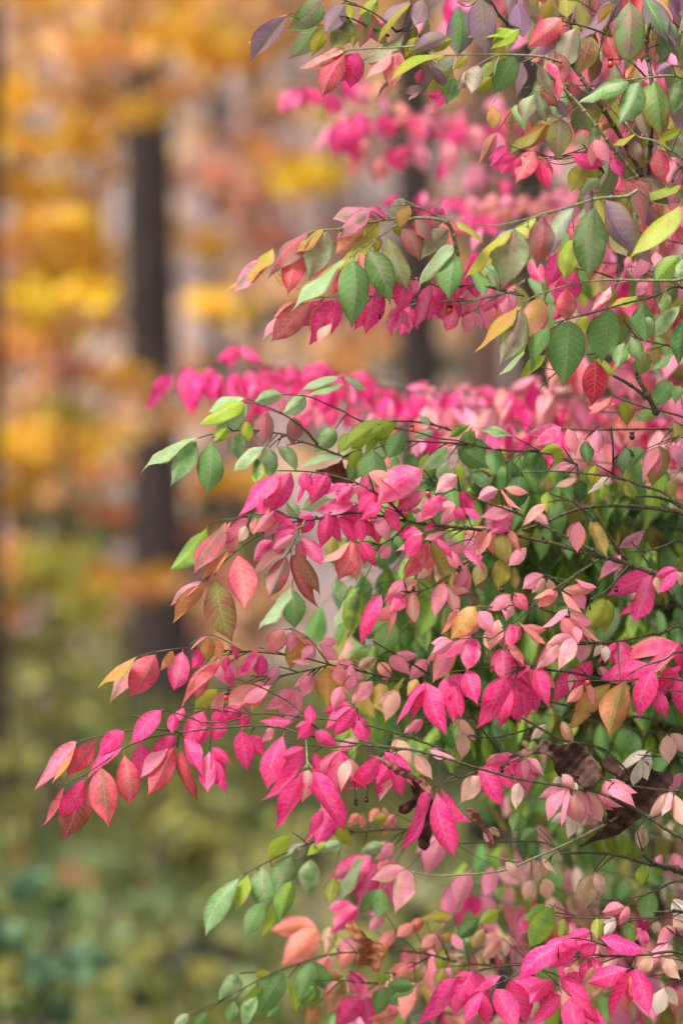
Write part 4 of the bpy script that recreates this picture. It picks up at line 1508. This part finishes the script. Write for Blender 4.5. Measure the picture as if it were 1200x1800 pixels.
# main stems rising from the ground outside the frame on the right
mains = []
for (dd, x0, x1, x2, r) in ((.10, 1560, 1400, 1330, 11), (.42, 1760, 1440, 1300, 12), (.85, 1640, 1420, 1400, 12), (1.45, 1500, 1450, 1420, 11), (.25, 1450, 1600, 1750, 10), (.6, 1700, 1700, 1900, 10)):
    gx = bush_base.x + (x0 - 1580) * .0004; gy = bush_base.y + (dd - .6) * .25
    pts = [(gx, gy, -.05), tuple(at(x1 + 90, 2500, D0 + dd * .75 + .15)), tuple(at(x1, 1700, D0 + dd)), tuple(at((x1 + x2) / 2 + 12, 1000, D0 + dd)), tuple(at(x2, 300, D0 + dd)), tuple(at(x2 - 70, -500, D0 + dd * .9)), tuple(at(x2 - 190, -1100, D0 + dd * .8))]
    P, Q = smooth_line(pts, [r * 1.3 * .00055 * 2, r * .0011, r * .0009, r * .0008, r * .0006, r * .0004, r * .0002], 5)
    mb = MB(); tube(mb, P, Q, 8); mb.build('main_stem', M_STEM, bush, pts[0])
    mains.append(np.array(P))
def join_main(p3):
    best = None
    for P in mains:
        lo = P[(P[:, 2] < p3[2] + .02)]
        if not len(lo): continue
        d = np.linalg.norm(lo - p3, axis=1) + np.abs((lo[:, 2] - (p3[2] - .12))) * .7; k = d.argmin()
        if best is None or d[k] < best[0]: best = (d[k], lo[k])
    return best[1]
# stems in 3D
for s in stems:
    n = len(s['p']); seg = [0]
    for i in range(1, n): seg.append(seg[-1] + math.dist(s['p'][i], s['p'][i - 1]))
    s['pts'] = []; s['rad'] = []; wob = rng.uniform(0, 6)
    for i, (x, y) in enumerate(s['p']):
        f = seg[i] / seg[-1]; d = s['d0'] + (s['d1'] - s['d0']) * f + .006 * math.sin(i * 1.3 + wob)
        s['pts'].append(np.array(at(x, y, D0 + d))); s['rad'].append((s['r0'] + (s['r1'] - s['r0']) * f ** 1.2) * K * D0 * .92 * 1.15)
    if s['p'][-1][0] > 1180:
        e = s['pts'][-1]; q = join_main(e); s['pts'] += [e * .55 + q * .45 + np.array((0, 0, .01)), q]; s['rad'] += [s['rad'][-1] * 1.1, s['rad'][-1] * 1.3]
    s['P'], s['Q'] = smooth_line(s['pts'], s['rad'], 5)
    s['A'] = np.array(s['P'])
    s['px'] = np.array([(600 + p[0] / (K * p[1]), 900 - (p[2] - CAMZ) / (K * p[1])) for p in s['A']])
groups = {}
for s in stems: groups.setdefault(s['g'], []).append(s)
def nearest(g, b):
    best = None
    for s in groups[g]:
        d = np.hypot(s['px'][:, 0] - b[0], s['px'][:, 1] - b[1]); k = d.argmin()
        if best is None or d[k] < best[0]: best = (d[k], s, k)
    return best
def nodes_on(mb, P, Q, step=.016):
    """small swollen nodes and buds along a stem"""
    acc = 0
    for i in range(1, len(P)):
        acc += np.linalg.norm(P[i] - P[i - 1])
        if acc > step and Q[i] < .0035:
            acc = 0; t = (P[i] - P[i - 1]); t /= np.linalg.norm(t) + 1e-9; r = Q[i]
            tube(mb, [P[i] - t * r * 1.3, P[i], P[i] + t * r * 1.3], [r * .9, r * 1.55, r * .9], 6)
            if rng.random() < .55:
                d = np.array((rng.uniform(-.4, .4), rng.uniform(-1, 1), rng.uniform(-.3, 1))) - t * .6; d /= np.linalg.norm(d)
                tube(mb, [P[i], P[i] + d * r * 2.6, P[i] + d * r * 4.2], [r * .7, r * .6, .0001], 5)
for s in stems:
    s['mb'] = MB(); tube(s['mb'], s['P'], s['Q'], 7); nodes_on(s['mb'], s['P'], s['Q'])
# connecting twiglets go into their branch
for l in leaves:
    dist_px, s, k = nearest(l['g'], l['b']); q = s['A'][k]
    jit = rng.uniform(-.008, .008)
    if dist_px > 60: l['s'] = s
    dB = q[1] + l['dz'] + jit + (rng.uniform(-.03, .03) if dist_px > 12 else 0)
    l['B'] = np.array(at(*l['b'], dB)); l['s'] = s
    if dist_px < 5 and abs(l['dz']) < .005:
        l['B'][1] = q[1] + rng.uniform(-.003, .003)
    elif dist_px > 42:
        # a hidden shoot: leaves the leaf base behind the foliage and joins the stem further in
        l['B'][1] += .012; k2 = min(k + rng.randint(2, 5), len(s['A']) - 1); q2 = s['A'][k2]
        mid_ = (l['B'] + q2) / 2 + np.array((0, .035, -.004))
        P, Q = smooth_line([l['B'], mid_, q2], [.0004, .0005, .0007], 4); tube(s['mb'], P, Q, 5)
    elif dist_px < 130:
        # meet the stem a bit further back towards its base, so the shoot sweeps forward
        k2 = min(k + rng.randint(1, 4), len(s['A']) - 1); q2 = s['A'][k2]
        mid_ = (l['B'] + q2) / 2 + np.array((0, 0, rng.uniform(0, .12) * dist_px * K * D0))
        P, Q = smooth_line([l['B'], mid_, q2], [.0005, .0007, .0009], 4); tube(s['mb'], P, Q, 5)
    Lpx = math.dist(l['b'], l['t']); Lm = Lpx * K * dB
    dirn = rng.uniform(-.3, .3) * Lm
    l['T'] = np.array(at(*l['t'], dB + dirn)); L3 = np.linalg.norm(l['T'] - l['B'])
    Wm = l['w'] * K * dB; Wn = .43 * L3
    if Wm < Wn * .97: roll = math.acos(max(Wm / Wn, .08)) * rng.choice((-1, 1)); W = Wn
    else: roll = rng.uniform(-.25, .25); W = Wm / math.cos(roll)
    ax = (l['T'] - l['B']) / L3; n0 = np.array((0, -1, 0.0)); n0 = n0 - ax * (n0 @ ax); n0 /= np.linalg.norm(n0); w0 = np.cross(ax, n0)
    l['n'] = n0 * math.cos(roll) + w0 * math.sin(roll); l['W'] = W
    if l['n'][2] < -.5 and abs(roll) > .3: l['n'] = n0 * math.cos(roll) - w0 * math.sin(roll)
    c = l['c']; ca = vary(TINT[c[0]]); 
    if len(c) > 1: cb = vary(TINT[c[1]])
    else:
        g2 = {'g': 'e', 'd': 'g', 'v': 'k', 'p': 'q', 'q': 'c', 'y': 'l', 'l': 'y', 'u': 'm', 'e': 'g', 's': 'c', 'o': 'k', 'x': 'v'}.get(c, c)
        cb = vary(TINT[c] * .72 + TINT[g2] * .28)
    l['ca'], l['cb'] = ca, cb
    inside = 0 < (l['b'][0] + l['t'][0]) / 2 < 1200 and 0 < (l['b'][1] + l['t'][1]) / 2 < 1800
    l['score'] = Lpx * l['w'] if inside and l['dz'] < .1 and l['g'] not in ('J', 'E', 'E2') else 0
order = sorted(leaves, key=lambda l: -l['score'])
hero = set(id(l) for l in order[:100])
for s in stems:
    s['obj'] = s['mb'].build('branch', M_TWIG if s['m'] == 'g' else M_STEM, bush, tuple(s['P'][-1]))
rest = MB()
for l in leaves:
    if id(l) in hero:
        mb = MB(); leaf(mb, l['B'], l['T'], l['W'], l['n'], l['ca'], l['cb'], 10, 15)
        o = mb.build('leaf', M_LEAF, l['s']['obj'], tuple(l['B']))
        if l['c'] == 'RR': tag(o, 'single dark crimson leaf hanging alone')
    else: leaf(rest, l['B'], l['T'], l['W'], l['n'], l['ca'], l['cb'], 8, 15)
# each smaller leaf has a partner across its node, hanging behind it
for l in leaves:
    if id(l) in hero and l['score'] > order[60]['score']: continue
    if rng.random() < .38 or l['c'][0] in 'RyoeuxkvW' or l['b'][0] < 520 or l['g'] == 'H': continue
    a = math.atan2(l['T'][2] - l['B'][2], l['T'][0] - l['B'][0]) + rng.choice((-1, 1)) * rng.uniform(.35, 1.0)
    if math.sin(a) > .1: a = -a
    ln = np.linalg.norm(l['T'] - l['B']) * rng.uniform(.75, 1.05)
    B = l['B'] + np.array((rng.uniform(-.002, .004), rng.uniform(.006, .012), 0)); T = B + np.array((math.cos(a), rng.uniform(.1, .5), math.sin(a))) * ln
    if l['b'][0] < 420 and l['g'] in 'AG': continue
    leaf(rest, B, T, min(max(l['W'] * rng.uniform(.7, .95), ln * .36), ln * .5), (rng.uniform(-.4, .4), -1, rng.uniform(-.1, .8)), vary(l['ca'], .12), vary(l['cb'], .12), 6, 13)
# the inner and outer sprays behind the traced ones
twigs = MB()
def spray(line, d0, d1, cols, L=72, step=30, shoots=.5, r=1.2):
    pts = [np.array(at(x, y, D0 + d0 + (d1 - d0) * i / (len(line) - 1) + rng.uniform(-.02, .02))) for i, (x, y) in enumerate(line)]
    e = pts[-1]; q = join_main(e)
    pts.append(q); n = len(pts)
    P, Q = smooth_line(pts, [(.4 + r * i / (n - 1)) * .0009 for i in range(n)], 8)
    tube(twigs, P, Q, 5)
    px = K * D0; acc = 0; nxt = step * px * rng.random()
    def pair(p, t, k):
        for sd in (-1, 1):
            if rng.random() < .12: continue
            d = np.array((rng.uniform(-.5, .3), sd * rng.uniform(.05, .6), -rng.uniform(.5, 1.15))) - t * rng.uniform(-.2, .5)
            d /= np.linalg.norm(d); ln = L * px * rng.uniform(.7, 1.15)
            nn = np.array((rng.uniform(-.6, .4), -sd * rng.uniform(-.2, 1), rng.uniform(0, 1.2))) + np.array((0, -.5, 0)); 
            c = rng.choice(cols); ca = vary(TINT[c[0]], .12); cb = vary(TINT[c[1] if len(c) > 1 else c[0]], .12)
            if len(c) == 1: cb = np.clip(cb * 1.1, 0, .9)
            leaf(rest, p, p + d * ln, ln * rng.uniform(.36, .48), nn, ca, cb, 6, 11)
    for i in range(1, len(P) - 3):
        acc += np.linalg.norm(P[i] - P[i - 1])
        if acc > nxt:
            nxt = acc + step * px * rng.uniform(.7, 1.3); t = P[i] - P[i - 1]; t /= np.linalg.norm(t)
            pair(P[i], -t, i)
            if rng.random() < shoots:
                dr = -t * .7 + np.array((0, rng.uniform(-1, 1), rng.uniform(-.7, .5))); dr /= np.linalg.norm(dr)
                ln = rng.uniform(.6, 1.5) * L * px; e = P[i] + dr * ln + np.array((0, 0, -.2 * ln))
                tube(twigs, [P[i], P[i] + dr * ln * .5, e], [.0008, .0006, .0004], 4)
                pair(e, dr, i)
                if ln > 1.0 * L * px: pair(P[i] + dr * ln * .5, dr, i)
# left limit of the bush (photo pixels) by height, for the deeper sprays
LIM = [(-200, 700), (0, 690), (60, 820), (160, 860), (330, 930), (345, 700), (470, 800), (560, 960), (600, 1010), (680, 720), (790, 620), (860, 640), (1000, 600), (1150, 590), (1240, 640), (1330, 760), (1420, 720), (1480, 620), (1600, 640), (1700, 560), (1800, 480), (2000, 480)]
def lim(y): return float(np.interp(y, [a for a, b in LIM], [b for a, b in LIM]))
PALS = [(-200, ['p', 'u', 'q', 'hs', 'vy', 'q', 'gm', 'pq']), (200, ['p', 'q', 'sq', 'v', 'g', 'hs', 'ps']), (420, ['p', 'q', 'ps', 'q', 'l', 'v', 'g']), (620, ['p', 'q', 'qs', 's', 'cq']), (800, ['g', 'l', 'gl', 'l', 'd', 'c', 'v', 'lv', 'q']),
        (1000, ['g', 'd', 'gl', 'l', 'l', 'c', 'g', 'v']), (1200, ['g', 'l', 'gl', 'cs', 'lv', 'g', 'd']), (1350, ['g', 'v', 'l', 'w', 'cq', 'd', 'gl']), (1520, ['q', 'p', 'c', 'g', 'cv', 's', 'qs']), (1680, ['c', 'g', 'vy', 'p', 'q', 'cs', 'l'])]
def pal_at(y):
    k = [i for i, (a, _) in enumerate(PALS) if a <= y][-1]; return PALS[k][1]
for i in range(52):
    y = -120 + i * 38 + rng.uniform(-12, 12); d = rng.choice((.42, .55, .7, .85, 1.05))
    x0 = lim(y) + rng.uniform(10, 230) + d * 40
    if 555 < y < 640: x0 = max(x0, 1030)
    dy = rng.uniform(20, 110)
    spray([(x0, y), ((x0 * 2 + 1300) / 3, y - rng.uniform(-10, 20) + dy * .1), ((x0 + 2600) / 3, y + dy * .45), (1290, y + dy)], d, d + .05, pal_at(y), L=rng.uniform(78, 94) * (1 + .12 * d), step=36)
for (ln, d, cols) in (([(330, 652), (520, 668), (700, 700), (900, 700), (1290, 760)], .78, ['p', 'p', 'pq']), ([(560, 660), (760, 690), (1000, 690), (1290, 720)], .85, ['p', 'q', 'qs', 'ps']), ([(640, 735), (800, 735), (1000, 745), (1290, 790)], .62, ['q', 'p', 's', 'cq']),
                      ([(650, 150), (760, 210), (900, 230), (1290, 300)], 1.5, ['q', 's', 'p']), ([(720, 330), (860, 350), (1000, 350), (1290, 420)], 1.2, ['p', 'q', 's'])):
    spray(ln, d, d + .06, cols, L=74, step=34)
for i in range(20):
    y = 800 + i * 26; x0 = lim(y) + rng.uniform(0, 120)
    spray([(x0, y), ((x0 * 2 + 1300) / 3, y + rng.uniform(-25, 5)), ((x0 + 2600) / 3, y + 15), (1290, y + 50)], .3 + .02 * (i % 9), .42, ['g', 'gl', 'g', 'd', 'v', 'lg', 'gd'], L=rng.uniform(84, 98), step=44)
for i in range(9):
    y = -30 + i * 62; x0 = max(lim(y), 830) + rng.uniform(20, 200); d = rng.uniform(.04, .22)
    spray([(x0, y), ((x0 * 2 + 1300) / 3, y - 5), ((x0 + 2600) / 3, y + 20), (1290, y + 60)], d, d + .04, ['gv', 'v', 'mg', 'um', 'ge', 'em', 'vy', 'q', 'hs', 'sv'], L=rng.uniform(78, 92), step=46, shoots=.25)
# outside the frame: above, right and below, so the bush goes on
for i in range(26):
    y = rng.choice((rng.uniform(-700, -150), rng.uniform(1850, 2500), rng.uniform(0, 1800), rng.uniform(0, 1800)))
    d = rng.uniform(.0, 1.2)
    if 0 < y < 1800: spray([(1760 + rng.uniform(-60, 60), y), (1620, y + 30), (1480, y + 70)], d, d, pal_at(y), step=40)
    else: spray([(rng.uniform(560, 900), y + 40), (900, y), (1100, y + 20), (1290, y + 70)], d, d + .05, pal_at(max(min(y, 1790), -190)), step=40)
tag(rest.build('foliage', M_LEAF, bush), kind='stuff')
tag(twigs.build('twigs', M_STEM, bush), kind='stuff')
# ------------------------------------------------------------------ berries and seed capsules
def plain(name, c, rough=.4, coat=0):
    m, nt = new_mat(name); t = NT(nt); g = t.n('ShaderNodeNewGeometry'); n1 = t.noise(g.outputs['Position'], 900, 2)
    bs = t.n('ShaderNodeBsdfPrincipled', i_Roughness=rough); t.l(t.mix(n1, c, tuple(q * .55 for q in c)), bs.inputs['Base Color']); bs.inputs['Coat Weight'].default_value = coat
    out = t.n('ShaderNodeOutputMaterial'); t.l(bs.outputs[0], out.inputs[0]); return m
M_RED = plain('red_berry', rgb(214, 44, 30), .25, .4); M_CAP = plain('seed_capsule', rgb(54, 22, 26), .5)
def ellip(mb, c, r, rz=1.2, seg=12):
    V = []; F = []
    for i in range(seg // 2 + 1):
        th = math.pi * i / (seg // 2)
        for k in range(seg):
            a = 2 * math.pi * k / seg; V.append((c[0] + r * math.sin(th) * math.cos(a), c[1] + r * math.sin(th) * math.sin(a), c[2] + r * rz * math.cos(th)))
    for i in range(seg // 2):
        for k in range(seg): F.append((i * seg + k, i * seg + (k + 1) % seg, (i + 1) * seg + (k + 1) % seg, (i + 1) * seg + k))
    mb.add(V, F)
def fruit(px, py, g, rpx, red, dz=-.01, cap=True):
    dd, s, k = nearest(g, (px, py)); q = s['A'][k]; c = np.array(at(px, py, q[1] + dz)); r = rpx * K * D0
    if cap:
        mc = MB(); top = c + np.array((0, 0, r * 1.3))
        tube(mc, [top, (top + q) / 2, q], [.0004, .0004, .0005], 5)
        for a in range(4):
            th = a * 1.57 + rng.random(); v = np.array((math.cos(th), math.sin(th), .25))
            ellip(mc, top + v * r * .55, r * .42, 1.1, 8)
        mc.build('seed_capsule', M_CAP, s['obj'])
    mb = MB(); ellip(mb, c, r, 1.15); mb.build('berry', M_RED if red else M_CAP, s['obj'])
for (px, py, g, r, red) in ((1032, 1200, 'M', 5, 1), (397, 1226, 'A', 4, 1), (401, 1218, 'A', 3.5, 0), (790, 547, 'G', 6, 1), (752, 868, 'C', 5, 1), (1072, 113, 'K', 6, 1), (625, 1412, 'A', 4, 0), (644, 1407, 'A', 4, 0),
                            (881, 1354, 'M', 4, 0), (1082, 1037, 'C', 4, 0), (882, 1037, 'C', 4.5, 0), (726, 1036, 'C', 3, 0), (724, 755, 'D', 4, 1), (1110, 768, 'D', 5, 0), (667, 558, 'G', 3, 0), (1036, 1070, 'C', 2.4, 0)):
    fruit(px, py, g, r, red)
# ------------------------------------------------------------------ dead leaves caught in the bush
def dead_mat(name, c1, c2, c3, sc_=60):
    m = bark_material(name, c1, c2, c3, sc_, .95, .9, (1, .4, 2.2), .002)
    return m
M_OAK = dead_mat('dark_dead_leaf', rgb(46, 30, 26), rgb(86, 58, 50), rgb(128, 94, 78))
M_OAK2 = dead_mat('brown_dead_leaf', rgb(120, 70, 44), rgb(176, 116, 76), rgb(216, 170, 128), 120)
M_OAK3 = dead_mat('russet_dead_leaf', rgb(84, 48, 44), rgb(138, 84, 70), rgb(170, 112, 94), 90)
def dead_leaf(label, polys, mats_, d, bend, org):
    """a lobed dead leaf: outline at its own distance, curled in depth, with veins pressed in, its pieces one mesh"""
    mb = MB()
    for (ox_, oy_, pl) in polys:
        P2 = [(ox_ + pl[i] / 3, oy_ + pl[i + 1] / 3) for i in range(0, len(pl), 2)]
        n = len(P2); Q2 = []
        for i in range(n):   # round the outline
            p0, p1, p2, p3 = P2[i - 1], P2[i], P2[(i + 1) % n], P2[(i + 2) % n]
            for t in (0, .33, .66):
                Q2.append(tuple(.5 * ((2 * p1[j]) + (-p0[j] + p2[j]) * t + (2 * p0[j] - 5 * p1[j] + 4 * p2[j] - p3[j]) * t * t + (-p0[j] + 3 * p1[j] - 3 * p2[j] + p3[j]) * t ** 3) for j in (0, 1)))
                Q2[-1] = (Q2[-1][0] + rng.uniform(-1.3, 1.3), Q2[-1][1] + rng.uniform(-1.3, 1.3))
        xs = [p[0] for p in Q2]; ys = [p[1] for p in Q2]
        def inside(x, y):
            c = False; j = len(Q2) - 1
            for i in range(len(Q2)):
                if (Q2[i][1] > y) != (Q2[j][1] > y) and x < (Q2[j][0] - Q2[i][0]) * (y - Q2[i][1]) / (Q2[j][1] - Q2[i][1]) + Q2[i][0]: c = not c
                j = i
            return c
        pts = [Vector(p) for p in Q2]; x = min(xs)
        while x < max(xs):
            y = min(ys)
            while y < max(ys):
                if inside(x, y) and min(math.dist((x, y), q) for q in Q2) > 2.5: pts.append(Vector((x, y)))
                y += 5
            x += 5
        r = geometry.delaunay_2d_cdt(pts, [], [list(range(len(Q2)))], 1, 1e-5)
        cx, cy = sum(xs) / len(xs), sum(ys) / len(ys)
        V = [tuple(at(p[0], p[1], D0 + d + bend(p[0] - cx, p[1] - cy))) for p in r[0]]
        mb.add(V, [tuple(f) for f in r[2]])
    o = mb.build('dead_leaf', mats_, None); tag(o, label, 'dead leaf', 'dead leaves caught in the bush')
    m = o.modifiers.new('thickness', 'SOLIDIFY'); m.thickness = .0004
w1 = lambda x, y: .012 * math.sin(x * .045 + y * .03) + .003 * abs(math.sin(x * .06 - y * .09)) + .003 * math.sin(x * .16 - y * .19) + .0015 * math.sin(x * .35 + y * .3)
dead_leaf('large dark purple brown lobed leaf lying across the twigs right of the main pink branch', [(800, 1100, [270, 700, 330, 660, 420, 640, 470, 600, 560, 625, 640, 610, 720, 690, 755, 720, 775, 775, 740, 830, 690, 855, 640, 820, 620, 780, 560, 795, 520, 760, 510, 700, 440, 670, 380, 690, 320, 690])], M_OAK, .012, w1, 0)
dead_leaf('biggest dark purple brown leaf at the right, below and behind the other lobed one', [(800, 1100, [770, 720, 830, 690, 890, 760, 960, 720, 1010, 720, 1060, 770, 1130, 770, 1145, 830, 1090, 880, 1100, 940, 1020, 990, 940, 1040, 860, 1100, 760, 1130, 650, 1170, 720, 1110, 770, 1060, 800, 990, 760, 920, 800, 850, 850, 800, 800, 770])], M_OAK, .075, w1, 0)
dead_leaf('russet and dark lobed leaf hooked on the main pink branch at centre', [(400, 1100, [735, 684, 800, 690, 870, 720, 960, 770, 1030, 810, 1075, 850, 1060, 895, 1035, 870, 1000, 830, 930, 800, 870, 770, 800, 710])], M_OAK3, -.02, w1, 0)
dead_leaf('dark rounded lobed leaf hanging under the russet one at centre', [(400, 1100, [820, 780, 850, 735, 880, 770, 975, 800, 1035, 870, 1010, 900, 990, 950, 950, 988, 905, 988, 905, 950, 960, 915, 970, 860, 945, 800, 870, 775]), (400, 1100, [1010, 1000, 1065, 900, 1085, 960, 1078, 1050, 1060, 1160, 1030, 1182, 1003, 1140])], M_OAK, .045, w1, 0)
dead_leaf('crisp tan brown curled leaf caught low in the bush among salmon leaves', [(300, 1400, [920, 680, 960, 655, 1000, 700, 1060, 760, 1145, 790, 1115, 860, 1085, 935, 1040, 890, 980, 890, 988, 800, 950, 740])], M_OAK2, .17, lambda x, y: .012 * math.sin(x * .12 + y * .02) + .002 * math.sin(y * .9), 0)
dead_leaf('narrow dark curled leaf dangling beside the two hanging pink leaves', [(600, 1400, [650, 60, 720, 80, 735, 125, 800, 215, 785, 290, 766, 300, 778, 235, 715, 145, 675, 115])], M_OAK3, .0, w1, 0)
dead_leaf('small brick red dead leaf behind the green leaves at mid height', [(300, 750, [880, 190, 905, 170, 920, 220, 985, 300, 900, 330, 850, 290, 760, 240, 820, 215])], M_OAK3, .1, w1, 0)
